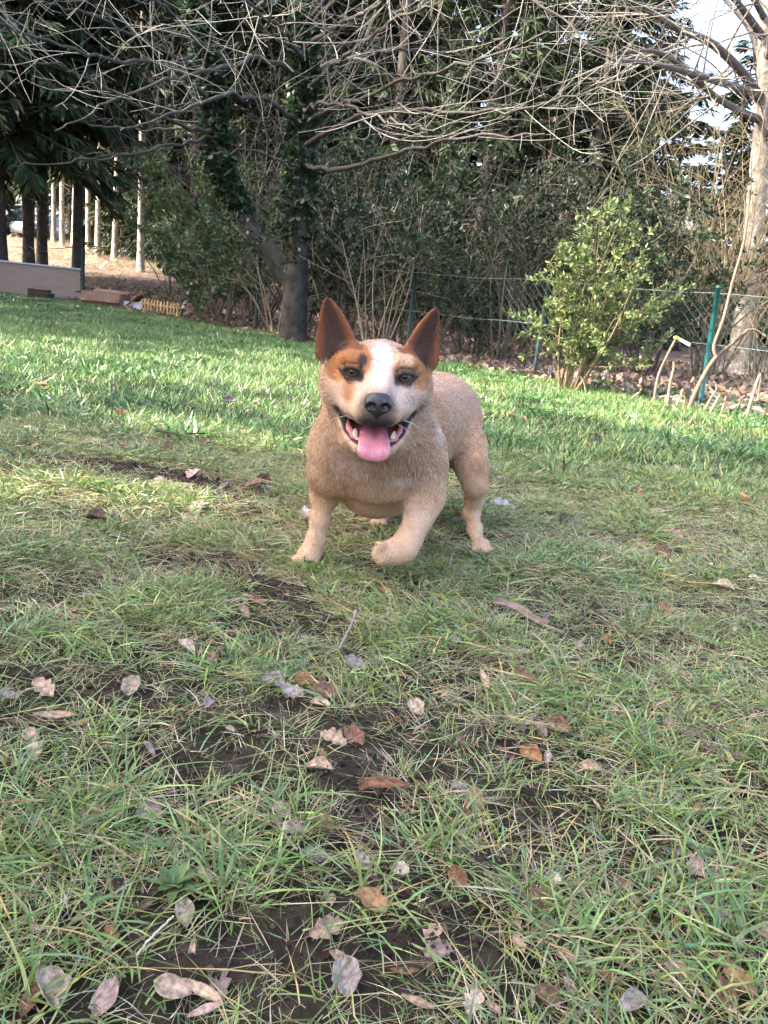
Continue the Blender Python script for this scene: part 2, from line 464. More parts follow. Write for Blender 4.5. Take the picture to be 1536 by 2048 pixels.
def make_grass():
    rng = np.random.default_rng(5)
    near = []
    for k in range(7): near.append(blade_mesh('tuft', 15, .022, (.014, .033), .0025, .7, .75, GREENS, .24, rng, 4, MAT_GRASS))      # 0-6 upright
    for k in range(7): near.append(blade_mesh('mixed', 16, .03, (.013, .030), .0022, 1.0, .8, GREENS, .50, rng, 4, MAT_GRASS))         # 7-13 mixed
    for k in range(6): near.append(blade_mesh('thatch', 14, .035, (.025, .065), .0019, 2.0, .5, GREENS, .80, rng, 3, MAT_GRASS))        # 14-19 dead, lying
    for k in range(5): near.append(blade_mesh('fine', 22, .025, (.010, .026), .0017, .6, .5, GREENS, .25, rng, 3, MAT_GRASS))          # 20-24 short fine
    for k in range(4): near.append(blade_mesh('long', 9, .02, (.026, .052), .0028, .7, 1.0, GREENS, .20, rng, 5, MAT_GRASS))             # 25-28 long arching
    def region(n, y0, y1):
        y = np.sqrt(rng.uniform(y0 ** 2, y1 ** 2, n)); hw = .52 * y + .45
        x = rng.uniform(-1, 1, n) * hw; return x, y
    X, Y = region(27000, .30, 2.9)
    s = soil_mask(X, Y); p = fbm(X * 6, Y * 6, 61, 3); q = fbm(X * 3.1 + 5, Y * 3.1, 71, 2)
    keep = rng.uniform(0, 1, len(X)) < np.clip(1.08 - .78 * s, 0.0, 1) * (.55 + .45 * smooth(.35, .55, p))
    X, Y, s, p, q = X[keep], Y[keep], s[keep], p[keep], q[keep]
    u = rng.uniform(0, 1, len(X)); up = smooth(.42, .62, p)
    idx = np.where(u < .10 + .30 * up, rng.integers(0, 7, len(X)), np.where(u < .50 + .15 * up, rng.integers(7, 14, len(X)), np.where(u < .80, rng.integers(14, 20, len(X)), rng.integers(20, 25, len(X)))))
    idx = np.where((rng.uniform(0, 1, len(X)) < .035 * (up > .4) + .006), rng.integers(25, 29, len(X)), idx)
    idx = np.where((s > .45) & (rng.uniform(0, 1, len(X)) < .8), rng.integers(14, 20, len(X)), idx)
    sc = rng.uniform(.75, 1.2, len(X)) * (.85 + .35 * up) * (.6 + .4 * smooth(0, .6, 1 - s))
    # nothing tall under the lens
    dcam = np.hypot(X, Y); sc = np.where(dcam < .35, sc * .6, sc)
    # beyond a metre and a half the eye no longer sees a blade bend: use plainer blades there
    far_i = (Y > 1.55)
    near2 = [reduce_rows(m_) for m_ in near]; near = near + near2; idx = np.where(far_i, idx + len(near2), idx)
    P = np.stack([X, Y, gz(X, Y) - .002], -1)
    # clear blades standing in the dog's legs happens naturally; keep them
    scatter('short_grass', near, P, rng.uniform(0, 6.28, len(X)), sc, idx, 'short patchy winter grass with straw in the foreground', rng.normal(0, .12, (len(X), 2)))
    # strong separate tufts the photo shows
    tp = []
    for px, py, r_, n_ in [(1270, 1500, .055, 34), (1260, 1040, .07, 24), (1085, 1015, .06, 20), (1240, 1170, .07, 24), (120, 1300, .08, 26), (560, 1330, .07, 22), (1130, 1400, .05, 12), (900, 1690, .05, 16), (330, 1210, .09, 22),
                           (420, 1090, .08, 20), (1500, 1850, .08, 26), (80, 1660, .08, 26), (520, 1680, .05, 18), (60, 1950, .08, 22), (960, 1210, .08, 18), (1480, 1280, .1, 24), (850, 1160, .09, 22), (220, 1500, .1, 22),
                           (740, 1800, .05, 12), (1160, 1880, .07, 18), (130, 1100, .08, 18), (740, 1400, .06, 14), (600, 1142, .03, 9), (640, 1140, .03, 8), (955, 1120, .03, 9), (985, 1112, .03, 6), (620, 1146, .03, 6)]:
        g_ = ground(px, py); a = rng.uniform(0, 6.28, n_); d = r_ * np.sqrt(rng.uniform(0, 1, n_))
        tp.append(np.stack([g_[0] + d * np.cos(a), g_[1] + d * np.sin(a)], -1))
    tp = np.concatenate(tp)
    ix = np.where(rng.uniform(0, 1, len(tp)) < .45, rng.integers(25, 29, len(tp)), rng.integers(0, 7, len(tp)))
    scatter('tall_grass', near, np.column_stack([tp, gz(tp[:, 0], tp[:, 1]) - .002]), rng.uniform(0, 6.28, len(tp)), rng.uniform(.8, 1.15, len(tp)), ix, 'taller green grass tufts standing out of the short lawn', rng.normal(0, .12, (len(tp), 2)))
    far = []
    G2 = [(.094, .185, .042), (.078, .160, .042), (.118, .205, .054), (.122, .198, .046)]
    for k in range(6): far.append(blade_mesh('lawn', 17, .08, (.025, .055), .0085, .6, .6, G2, .07, rng, 2, MAT_GRASS))
    for k in range(3): far.append(blade_mesh('dry', 15, .085, (.02, .045), .008, .9, .6, G2, .45, rng, 2, MAT_GRASS))
    for k in range(3): far.append(blade_mesh('lush', 22, .07, (.045, .08), .008, .5, .6, [(.05, .125, .032), (.07, .15, .036)], .04, rng, 3, MAT_GRASS))
    y = rng.uniform(2.5, 13, 56000); x = rng.uniform(-1, 1, len(y)) * (.55 * y + 1.4)
    k = rng.uniform(0, 1, len(y)) < np.clip((y + 3) / 14, 0, 1)
    x, y = x[k], y[k]
    s = soil_mask(x, y); ls = lawn_side(x, y)
    p = fbm(x * 2.2, y * 2.2, 81, 3)
    k = (ls > .05 + .5 * (noise2(x * 3, y * 3, 9) - .5)) & (rng.uniform(0, 1, len(x)) > s * 1.02)
    x, y, p = x[k], y[k], p[k]
    u = rng.uniform(0, 1, len(x))
    ix = np.where(u < .22 * smooth(.55, .40, p) + .04, rng.integers(6, 9, len(x)), np.where(u > 1 - .20 * smooth(.52, .66, p), rng.integers(9, 12, len(x)), rng.integers(0, 6, len(x))))
    scatter('lawn_grass', far, np.column_stack([x, y, gz(x, y) - .002]), rng.uniform(0, 6.28, len(x)), rng.uniform(.75, 1.2, len(x)), ix, 'green lawn grass stretching back to the garden fence', rng.normal(0, .08, (len(x), 2)))
    # pale dry grass on the bank beyond the fence, left
    y = rng.uniform(13.0, 30, 9000); x = rng.uniform(-16, 2, len(y))
    k = (lawn_side(x, y) < -.6) & (fbm(x * .5, y * .5, 91, 2) > .40) & (x < -.28 * y + 2.6)
    x, y = x[k], y[k]
    dry = [blade_mesh('bank', 15, .16, (.10, .26), .020, .7, .7, [(.16, .17, .08)], .88, rng, 2, MAT_GRASS, True, [(.34, .28, .20), (.40, .34, .25), (.27, .21, .15)]) for q in range(4)]
    scatter('dry_bank_grass', dry, np.column_stack([x, y, gz(x, y) - .01]), rng.uniform(0, 6.28, len(x)), rng.uniform(.7, 1.3, len(x)), rng.integers(0, 4, len(x)), 'pale dry grass on the bank under the spruces')
make_grass()

def soil_crumbs():
    """loose crumbs of earth on the bare patches"""
    rng = np.random.default_rng(15); n = 160000
    y = rng.uniform(.35, 3.0, n) ; x = rng.uniform(-1, 1, n) * (.52 * y + .4)
    m = soil_mask(x, y); k = rng.uniform(0, 1, n) < m * .45
    x, y = x[k], y[k]; n = len(x); r = rng.gamma(1.6, .0007, n) + .0006
    o = np.array([[1, 0, 0], [-1, 0, 0], [0, 1, 0], [0, -1, 0], [0, 0, 1], [0, 0, -1.0]])
    f = np.array([[0, 2, 4], [2, 1, 4], [1, 3, 4], [3, 0, 4], [2, 0, 5], [1, 2, 5], [3, 1, 5], [0, 3, 5]])
    V = np.stack([x, y, gz(x, y) + m[k] * (fbm(x * 26, y * 26, 44, 3) - .35) * .03 + r * .3 + .002], -1)[:, None] + o[None] * r[:, None, None] * rng.uniform(.6, 1.3, (n, 6, 1))
    c = np.array([.040, .029, .022]) * rng.uniform(.3, 2.2, (n, 1))
    F = (np.arange(n) * 6)[:, None, None] + f[None]
    tag(link('soil_crumbs', mk_mesh('soil_crumbs', V.reshape(-1, 3), F.reshape(-1, 3), np.repeat(c, 6, 0)), mat_attr('earth', rough=.95, spec=.1, vary=0)), 'loose dark earth crumbs on the bare lawn patches', kind='stuff')
soil_crumbs()
# ================================================================== TREES AND SHRUBS
MAT_BARK = mat_attr('bark', rough=.85, spec=.2, vary=.12, noise_scale=14, noise_amt=.55, bump=.9)
MAT_TWIG = mat_attr('twigs', rough=.75, spec=.25, vary=.0, noise_scale=30, noise_amt=.35)
MAT_LEAF = mat_attr('evergreen_leaves', rough=.45, trans=.25, spec=.4, vary=.10)
MAT_NEEDLE = mat_attr('needles', rough=.6, trans=.15, spec=.25, vary=.25, hue=.012)

def spline(P, n):
    """smooth curve through control points (and radii as a further column)"""
    P = np.asarray(P, float); m = len(P)
    t = np.linspace(0, m - 1, n); i = np.clip(t.astype(int), 0, m - 2); f = (t - i)[:, None]
    p0 = P[np.maximum(i - 1, 0)]; p1 = P[i]; p2 = P[i + 1]; p3 = P[np.minimum(i + 2, m - 1)]
    return .5 * (2 * p1 + (p2 - p0) * f + (2 * p0 - 5 * p1 + 4 * p2 - p3) * f ** 2 + (3 * p1 - p0 - 3 * p2 + p3) * f ** 3)

def unit(v): return v / (np.linalg.norm(v) + 1e-9)

def grow(p, d, L, r, rng, droop=.3, up=.6, wander=.16, step=.1):
    n = max(4, int(L / step)); h = L / n; d = unit(np.asarray(d, float)); pts = [np.asarray(p, float)]
    cv = rng.normal(0, wander * .9, 3)
    for i in range(n):
        t = i / n
        cv = cv * .80 + rng.normal(0, wander * .32, 3)          # curvature drifts, so twigs bow instead of zigzagging
        d = d + cv * (h / .1) * .55
        d[2] += (-droop * (1 - t) + up * max(0, t - .45) * 1.6) * h
        d = unit(d); pts.append(pts[-1] + d * h)
    return np.array(pts), np.linspace(r, max(r * .35, .0016), n + 1)

def along(P, t):
    k = t * (len(P) - 1); i = min(int(k), len(P) - 2); f = k - i
    return P[i] * (1 - f) + P[i + 1] * f, unit(P[i + 1] - P[i])

def ramify(P, R, rng, levels, out, dens, lens, droop, up, col, wander=.16, t0=.15, keep=None):
    """side branches on a limb; levels of ever finer twigs"""
    if levels == 0: return
    L = np.linalg.norm(np.diff(P, axis=0), axis=1).sum()
    n = max(1, int(L * dens[0]))
    for k in range(n):
        t = t0 + (1 - t0) * (k + rng.uniform(0, 1)) / n
        if t > 1: continue
        p, d = along(P, t)
        side = rng.normal(0, 1, 3); side -= d * (side @ d); side = unit(side); side[2] *= .7
        l = rng.uniform(*lens[0]) * (1.15 - .5 * t)
        rr = np.interp(t, np.linspace(0, 1, len(R)), R) * rng.uniform(.4, .65)
        q, r = grow(p, d * rng.uniform(.3, .9) + side * rng.uniform(.5, 1.0), l, max(rr * .66, .0024 if levels > 1 else .0016), rng, droop, up, wander)
        if keep is not None and not keep(q): continue
        c = np.asarray(col) * rng.uniform(.7, 1.25)
        out.append((q, r, c, levels))
        ramify(q, r, rng, levels - 1, out, dens[1:], lens[1:], droop, up, col, wander, .1, keep)

def branch_mesh(name, out, off=(0, 0, 0)):
    m = MB()
    for q, r, c, lv in out:
        m.tube(q, r, 6 if lv >= 3 else (4 if lv == 2 else 3), cap=False, col=c)
    m.V = [v - np.asarray(off) for v in m.V]
    return m.mesh(name)

def leaf_quads(P, D, S, cols, rng, width=.5, fold=.25):
    """small folded leaves: base P, axis D, length S"""
    n = len(P); D = D / (np.linalg.norm(D, axis=1, keepdims=True) + 1e-9)
    X = np.cross(D, rng.normal(0, 1, (n, 3))); X /= np.linalg.norm(X, axis=1, keepdims=True) + 1e-9
    Nn = np.cross(X, D); S = np.asarray(S)[:, None]
    mid = P + D * S * .5
    V = np.stack([P, mid + X * S * width * .5 + Nn * S * fold * .3, P + D * S, mid - X * S * width * .5 + Nn * S * fold * .3], 1).reshape(-1, 3)
    b = np.arange(n)[:, None] * 4
    F = np.concatenate([b + np.array([[0, 1, 2]]), b + np.array([[0, 2, 3]])])
    return V, F, np.repeat(cols, 4, 0)

def bark_tube(name, ctrl, n, sides, parent, off, col, rng, lump=.08):
    """trunk through (point, radius) controls with a lumpy, flared outline"""
    C = spline(np.array([[*p, r] for p, r in ctrl]), n)
    m = MB(); P, r = C[:, :3], C[:, 3]
    m.tube(P - off, r, sides)
    V = m.V[0]; ring = np.repeat(P - off, sides, 0); dv = V - ring
    th = np.arctan2(dv[:, 1], dv[:, 0]); q = noise2(th * 1.6 + 7, V[:, 2] * 2.2, 5) + .6 * noise2(th * 4 + 3, V[:, 2] * 6, 9) - .8
    m.V[0] = ring + dv * (1 + lump * q)[:, None]
    m.C[0] = np.asarray(col) * (0.75 + .5 * noise2(th * 3, V[:, 2] * 5, 15))[:, None]
    return m.build(name, MAT_BARK, parent), C

# ------------------------------------------------------------------ forked garden tree with ivy
def garden_tree():
    rng = np.random.default_rng(21)
    b = ground(588, 684); Y0 = b[1]
    root = tag(empty('ivy_tree', b), 'forked bare tree with ivy-clad stems standing at the lawn edge behind the dog', 'tree')
    def B(px, py, Y, r): return (at(px, py, Y), r * Y / FPX)
    DK = (.052, .046, .041)
    bark_tube('trunk', [(b + [0, 0, -.1], .16), B(587, 676, Y0, 28), B(588, 650, Y0, 25.5), B(590, 610, Y0, 24), B(590, 570, Y0, 24), B(586, 545, Y0, 24), B(585, 528, Y0, 14)], 26, 20, root, b, DK, rng)
    _, S1 = bark_tube('stem', [B(588, 560, Y0, 23), B(596, 520, Y0, 20), B(598, 470, Y0, 18.5), B(600, 400, Y0, 18), B(603, 300, Y0, 16), B(606, 200, Y0, 15), B(610, 100, Y0, 14), B(615, 0, Y0, 13), B(622, -140, Y0, 11), B(632, -330, Y0, 7)], 46, 16, root, b, DK, rng)
    _, S2 = bark_tube('stem', [B(584, 565, Y0, 20), B(566, 535, Y0, 21), B(540, 505, Y0 + .05, 19), B(508, 466, Y0 + .1, 17), B(480, 420, Y0 + .1, 15), B(456, 370, Y0 + .1, 15), B(436, 300, Y0 + .1, 15), B(427, 220, Y0 + .1, 14), B(421, 150, Y0 + .1, 13), B(402, 50, Y0 + .1, 11), B(378, -40, Y0 + .1, 9), B(350, -160, Y0, 6)], 46, 16, root, b, DK, rng)
    limbs = [
        [(420, 200, 8.2, 9), (330, 130, 7.2, 7), (220, 120, 6.3, 6), (100, 80, 5.7, 5), (-60, 30, 5.0, 3)],
        [(425, 260, 8.2, 8), (345, 245, 7.3, 6), (240, 190, 6.5, 5.5), (120, 135, 6.0, 4), (-30, 90, 5.5, 3)],
        [(603, 160, 8.2, 10), (520, 115, 7.5, 8), (430, 140, 6.8, 7), (310, 165, 6.2, 5), (200, 215, 5.8, 4), (110, 262, 5.5, 2.5)],
        [(602, 250, 8.2, 9), (530, 200, 7.2, 7), (440, 190, 6.4, 6), (340, 230, 5.8, 4.5), (240, 262, 5.3, 3)],
        [(602, 330, 8.2, 10), (680, 337, 7.6, 8), (760, 312, 7.2, 7), (850, 292, 6.8, 6), (960, 272, 6.4, 5), (1090, 268, 6.0, 3)],
        [(604, 250, 8.2, 9), (700, 205, 7.5, 7), (820, 160, 7.0, 6), (950, 122, 6.5, 5), (1100, 62, 6.0, 3)],
        [(606, 180, 8.2, 9), (680, 120, 7.6, 7), (760, 60, 7.0, 6), (860, 0, 6.5, 4), (940, -60, 6.0, 3)],
        [(604, 290, 8.2, 9), (720, 235, 7.3, 7), (860, 218, 6.7, 6), (1010, 226, 6.2, 5), (1150, 192, 5.9, 3.5), (1260, 150, 5.6, 2.5)],
        [(608, 120, 8.2, 9), (562, 60, 6.9, 6), (520, 22, 5.8, 5), (450, -30, 4.9, 3)],
        [(609, 90, 8.2, 9), (700, 40, 7.2, 7), (790, -10, 6.4, 5), (890, -80, 5.8, 3)],
        [(412, 100, 8.2, 8), (350, 30, 7.3, 6), (250, -30, 6.6, 5), (140, -60, 6.0, 3)],
        [(604, 220, 8.2, 7), (670, 205, 7.0, 6), (765, 240, 6.2, 4.5), (870, 262, 5.7, 3)],
        [(612, 60, 8.2, 8), (760, -60, 7.2, 6), (950, -60, 6.7, 5), (1080, 10, 6.3, 4), (1180, 90, 6.0, 2.5)],
        [(612, 40, 8.2, 8), (800, -120, 7.0, 6), (1020, -110, 6.4, 5), (1200, -30, 6.0, 3.5), (1290, 60, 5.8, 2)],
        [(425, 230, 8.3, 7), (380, 250, 9.0, 5), (300, 260, 9.6, 4), (180, 250, 10.0, 2.5)],
        [(606, 150, 8.2, 8), (720, 110, 9.2, 6), (860, 100, 10.0, 4.5), (1000, 140, 10.5, 3)],
        [(603, 330, 8.2, 6), (560, 320, 7.6, 4), (500, 300, 7.2, 3), (420, 310, 6.8, 2)],
        [(430, 270, 8.2, 6), (300, 300, 7.4, 5), (180, 320, 7.0, 4), (40, 330, 6.6, 2.5)],
        [(420, 150, 8.2, 7), (250, 60, 7.6, 5), (120, 10, 7.0, 4), (0, -20, 6.6, 3)],
    ]
    out = []; TW = (.25, .235, .205)
    for lb in limbs:
        C = spline(np.array([[*at(px, py, Y), r * Y / FPX] for px, py, Y, r in lb]), 26)
        C[1:-1, :3] += rng.normal(0, .012, (24, 3)); C[0, 2] -= .02
        C[:, 3] *= .55
        out.append((C[:, :3], C[:, 3], np.array((.055, .05, .043)), 4))
        ramify(C[:, :3], C[:, 3], rng, 2, out, [5.2, 7.0], [(.40, 1.15), (.12, .45)], .45, 2.3, TW, .20, .15, lambda q: not (q[:, 2] < .5 + .168 * q[:, 1]).any())
    link('branches', branch_mesh('branches', out, b), MAT_TWIG, root)['kind'] = 'stuff'
    # ivy: dark leaves climbing both stems
    P, D = [], []
    for C, y0, y1, dens in ((S1, .30, .95, 2600), (S2, .43, .90, 2600), (S1, .2, .30, 160), (S2, .36, .43, 200)):
        n = dens; t = rng.uniform(y0, y1, n) * (len(C) - 1); i = t.astype(int); f = (t - i)[:, None]
        c = C[i] * (1 - f) + C[np.minimum(i + 1, len(C) - 1)] * f
        a = rng.uniform(0, 2 * math.pi, n); rad = c[:, 3] * 1.0 + np.abs(rng.normal(.018, .022, n)) * (1 + .5 * np.sin(t * 1.7))
        dv = np.stack([np.cos(a), np.sin(a), np.zeros(n)], -1)
        P.append(c[:, :3] + dv * rad[:, None]); D.append(dv * .7 + rng.normal(0, .5, (n, 3)) + np.array([0, 0, -.5]))
    P = np.concatenate(P); D = np.concatenate(D)
    g = np.array([.022, .045, .022]) * rng.uniform(.6, 1.7, (len(P), 1)) + rng.uniform(0, .012, (len(P), 1)) * np.array([1, 1, .4])
    V, F, C = leaf_quads(P - b, D, rng.uniform(.045, .085, len(P)), g, rng, .85)
    iv = link('ivy', mk_mesh('ivy', V, F, C, False), MAT_LEAF, root); iv['kind'] = 'stuff'
    # pale lichen flakes on the bark
    fl = MB(); lr = np.random.default_rng(9)
    for C, n in ((S2, 5), (S1, 5)):
        for k in range(n):
            i = int(lr.uniform(.06, .36) * (len(C) - 1)); c = C[i]; a = -math.pi / 2 + lr.normal(0, .55)
            d = np.array([math.cos(a), math.sin(a), 0]); u = np.array([-d[1], d[0], 0]); s = lr.uniform(.008, .020)
            p = c[:3] + d * (c[3] * 1.06) - b + [0, 0, lr.uniform(-.05, .05)]
            q = [p + s * (u * math.cos(w) * lr.uniform(.6, 1.2) + np.array([0, 0, 1.3]) * math.sin(w) * lr.uniform(.6, 1.2)) for w in np.linspace(0, 5.4, 7)]
            fl.add(np.array(q + [p + d * .006]), np.array([[j, (j + 1) % 7, 7] for j in range(7)]), (.24, .25, .225))
    fl.build('lichen', MAT_TWIG, root)['kind'] = 'stuff'
garden_tree()

# ------------------------------------------------------------------ spruces
def spruce_meshes(seed, H, z0, R0, r0, dens=1.0, dead=True, sprig=(.22, .42), wid=.12, col=(.027, .043, .017), bark=(.085, .068, .054)):
    rng = np.random.default_rng(seed)
    m = MB(); lean = rng.normal(0, .012, 2)
    z = np.linspace(-.1, H, 22); P = np.stack([lean[0] * z + .02 * np.sin(z * .7 + seed), lean[1] * z, z], -1); r = r0 * (1 - z / (H * 1.03)) ** .8 * (1 + .35 * np.exp(-np.maximum(z, 0) * 3))
    m.tube(P, r, 9, col=np.asarray(bark) * rng.uniform(.7, 1.25, (22, 1)))
    if dead:                                                   # dead snags below the crown
        for k in range(14):
            zz = rng.uniform(.5, max(z0, 1.2) + .5); a = rng.uniform(0, 6.28)
            q, rr = grow([lean[0] * zz, lean[1] * zz, zz], [math.cos(a), math.sin(a), -.15], rng.uniform(.3, 1.1), .009, rng, .4, .1)
            m.tube(q, rr, 3, cap=False, col=(.10, .085, .07))
    trunk = m.mesh('trunk')
    Ps, Ds, Ss, Cs = [], [], [], []; br = MB(); zz = z0
    while zz < H - .3:
        f = (zz - z0) / (H - z0); Lb = R0 * (1 - f) ** .75 + .12
        for k in range(int(5 + 2 * rng.uniform())):
            a = rng.uniform(0, 6.28); L = Lb * rng.uniform(.65, 1.12)
            d = np.array([math.cos(a), math.sin(a), -.22 + .5 * f + rng.normal(0, .08)])
            q, rr = grow([lean[0] * zz, lean[1] * zz, zz + rng.uniform(-.15, .15)], d, L, .012 + .008 * L, rng, .18, .55, .05, .28)
            br.tube(q, rr, 3, cap=False, col=(.07, .055, .045))
            n = int(L / .065 * 2 * dens) + 4
            t = rng.uniform(.16, 1.0, n) ** .8; kk = t * (len(q) - 1); i = np.minimum(kk.astype(int), len(q) - 2); ff = (kk - i)[:, None]
            p = q[i] * (1 - ff) + q[i + 1] * ff; dd = q[i + 1] - q[i]; dd /= np.linalg.norm(dd, axis=1, keepdims=True)
            sd = np.cross(dd, [0, 0, 1.0]) * rng.choice([-1, 1], n)[:, None]
            D = dd * .55 + sd * rng.uniform(.1, 1, n)[:, None] + np.array([0, 0, -1]) * rng.uniform(.05, .9, n)[:, None]
            Ps.append(p); Ds.append(D); Ss.append(rng.uniform(*sprig, n) * (.6 + .5 * L / (R0 + .1)))
            c = np.asarray(col) * rng.uniform(.55, 1.5) * rng.uniform(.75, 1.25, (n, 1)); c = c * (1 + .6 * (t[:, None] ** 4)) ; Cs.append(c)
        zz += rng.uniform(.24, .40)
    P = np.concatenate(Ps); D = np.concatenate(Ds); S = np.concatenate(Ss); C = np.concatenate(Cs)
    V, F, CC = leaf_quads(P, D, S, C, rng, wid, .5)
    return trunk, br.mesh('branches'), mk_mesh('needles', V, F, CC, False)

SPR = {
    'full': [spruce_meshes(k, 15 + k, .25, 2.3, .16, 1.0, False) for k in range(2)],
    'high': [spruce_meshes(10 + k, 15 + k, 2.4 + .3 * k, 1.9, .10) for k in range(2)],
    'bare': [spruce_meshes(20 + k, 13, 4.2 + .6 * k, 1.1, .075, bark=(.36, .31, .25)) for k in range(2)],  # paler bark puts sunlight into the trunk colour
    'low': [spruce_meshes(30 + k, 6.5, .2, 1.6, .10, 1.0, False) for k in range(2)],
    'giant': [spruce_meshes(40, 17, .2, 3.3, .22, .95, False, (.3, .55), .22)],
}
SPR_N = {}
def spruce(kind, x, y, label, group, s=1.0, rz=None, rs=1.0, col=None):
    i = SPR_N.get(kind, 0); SPR_N[kind] = i + 1
    tr, br, ne = SPR[kind][i % len(SPR[kind])]
    root = tag(empty('spruce_tree', (x, y, float(gz(x, y)) - .05), rz if rz is not None else (i * 2.39996) % 6.283), label, 'tree', group)
    root.scale = (s * rs, s * rs, s)
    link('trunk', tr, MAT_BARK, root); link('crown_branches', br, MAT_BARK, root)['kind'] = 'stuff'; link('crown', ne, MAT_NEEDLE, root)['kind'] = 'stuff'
    return root

def woods():
    rng = np.random.default_rng(77)
    def bx(px, Y): return base_at(px, Y)[:2]
    # dark trunks close behind the board screen, left
    for px, Y, lb in [(6, 15.2, 'dark spruce trunk at the far left edge of the wood'), (57, 15.8, 'dark spruce trunk between the two far parked cars'),
                      (84, 16.6, 'dark spruce trunk just right of the white far car'), (157, 16.8, 'dark spruce standing right behind the tall green corner post')]:
        x, y = bx(px, Y); spruce('high', x, y, lb, 'spruces behind the board screen')
    # sunlit thin trunks on the bank
    for k, (px, Y) in enumerate([(106, 27), (125, 25), (147, 25.5), (175, 24.2), (196, 22.3), (227, 21.8), (281, 19.3)]):
        x, y = bx(px, Y)
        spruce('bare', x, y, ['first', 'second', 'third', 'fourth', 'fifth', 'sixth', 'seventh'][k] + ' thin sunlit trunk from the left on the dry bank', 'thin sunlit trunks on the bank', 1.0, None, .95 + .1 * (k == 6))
    # the wall of the wood
    W = 'dark spruce in the shaded wood beyond the fence'
    for px, Y, kd, s in [(240, 30, 'full', 1.0), (20, 32, 'high', 1.1), (130, 33, 'high', 1.2), (320, 24, 'full', .9), (300, 33, 'full', 1.1), (385, 23, 'full', .95), 
                         (470, 29, 'full', 1.1), (640, 26, 'full', 1.0), (700, 24, 'full', 1.1), (760, 19, 'full', .9), (830, 16, 'full', .8), (880, 22, 'full', 1.1),
                         (960, 18.5, 'full', .9), (1010, 25, 'full', 1.1), (1060, 16, 'full', .75), (1120, 21, 'full', .9), (1190, 18, 'full', .72), (1150, 27, 'full', .95), (200, 38, 'high', 1.3), (80, 40, 'high', 1.2), (-60, 36, 'high', 1.3),
                         (400, 34, 'full', 1.3), (560, 33, 'full', 1.3), (720, 34, 'full', 1.3), (860, 32, 'full', 1.25), (1000, 35, 'full', 1.2), (450, 25, 'full', 1.0), (520, 20.5, 'full', .85), (590, 23, 'full', 1.0), (690, 19, 'full', .9), (1240, 17, 'low', 1.02), (1300, 19, 'low', .95), (1375, 20, 'low', 1.0), (1450, 20, 'low', .95), (1540, 20, 'low', .92), (1620, 19, 'low', .75), (-30, 52, 'full', 1.0), (60, 55, 'full', 1.0), (150, 50, 'full', 1.0), (230, 46, 'full', 1.0), (-120, 48, 'full', 1.0), (1100, 14.5, 'low', 1.0), (930, 14.5, 'low', 1.0), (1260, 24, 'low', 1.0), (1420, 26, 'low', 1.0), 
                         (-90, 28, 'high', 1.1), (1700, 19, 'low', 1.0), (1290, 31, 'low', 1.35), (1390, 34, 'low', 1.2), (1560, 34, 'low', 1.2), (340, 42, 'full', 1.3), (620, 42, 'full', 1.3), (480, 45, 'full', 1.3), (800, 44, 'full', 1.3)]:
        x, y = bx(px, Y); x += rng.normal(0, .3); spruce(kd, x, y, W, 'shaded spruces of the wood', s * rng.uniform(.93, 1.07))
    # unseen big spruces left of the viewer, added to shade lawn and wood
    for x, y, s in [(-7.15, -.4, 1.0), (-11.2, -2.7, 1.0), (-7.25, -3.8, 1.0), (-8.7, 5.6, .60), (-9.7, 9.2, 1.001), (-12.8, 13.2, 1.002)]:
        spruce('giant', x, y, 'large unseen spruce left of the view, added for its shade', 'unseen spruces added for shade', s, None, 1.0 if s == 1.0 else (1.15 if s > 1 else 1.4))
woods()

# ------------------------------------------------------------------ smooth-barked tree on the right
def beech():
    rng = np.random.default_rng(31)
    b = base_at(1478, 11.6); Y0 = 11.6
    root = tag(empty('beech_tree', b), 'tall smooth grey trunk with sunlit left side behind the fence at the right', 'tree')
    def B(px, py, r, Y=Y0): return (at(px, py, Y), r * Y / FPX)
    bark_tube('trunk', [(b + [0, 0, -.1], .26), B(1481, 730, 26), B(1484, 690, 23), B(1492, 620, 21.5), B(1502, 520, 20), B(1511, 420, 18.5), B(1519, 330, 17), B(1526, 230, 14), B(1530, 130, 14), B(1532, 30, 12), B(1536, -90, 9), B(1545, -260, 5)], 50, 16, root, b, (.20, .175, .15), rng, .05)
    out = []
    for lb in [[(1522, 200, 11.6, 10), (1480, 140, 11.2, 8), (1420, 85, 10.7, 7), (1350, 55, 10.2, 5.5), (1280, 10, 9.8, 4)], [(1522, 190, 11.6, 8), (1440, 165, 10.4, 6), (1320, 130, 9.4, 4.5), (1220, 120, 8.6, 3)],
               [(1520, 240, 11.6, 7), (1440, 200, 10.6, 5.5), (1330, 110, 9.8, 4), (1240, 105, 9.2, 2.5)], [(1530, 120, 11.6, 8), (1580, 40, 11, 6), (1640, -40, 10.6, 4)], [(1530, 80, 11.6, 7), (1470, 0, 11.2, 5), (1400, -60, 11, 3)],
               [(1518, 300, 11.6, 6), (1560, 230, 11.3, 5), (1620, 180, 11, 3)], [(1528, 160, 11.6, 6), (1500, 60, 12.2, 5), (1440, -10, 12.6, 3)], [(1531, 40, 11.6, 6), (1480, -30, 11.0, 4.5), (1380, -20, 10.4, 3), (1290, 30, 10, 2)]]:
        C = spline(np.array([[*at(px, py, Y), r * Y / FPX] for px, py, Y, r in lb]), 22)
        out.append((C[:, :3], C[:, 3], np.array((.09, .08, .072)), 4))
        ramify(C[:, :3], C[:, 3], rng, 2, out, [4.5, 5.0], [(.5, 1.5), (.2, .7)], .15, .6, (.17, .155, .135), .13)
    link('branches', branch_mesh('branches', out, b), MAT_TWIG, root)['kind'] = 'stuff'
beech()

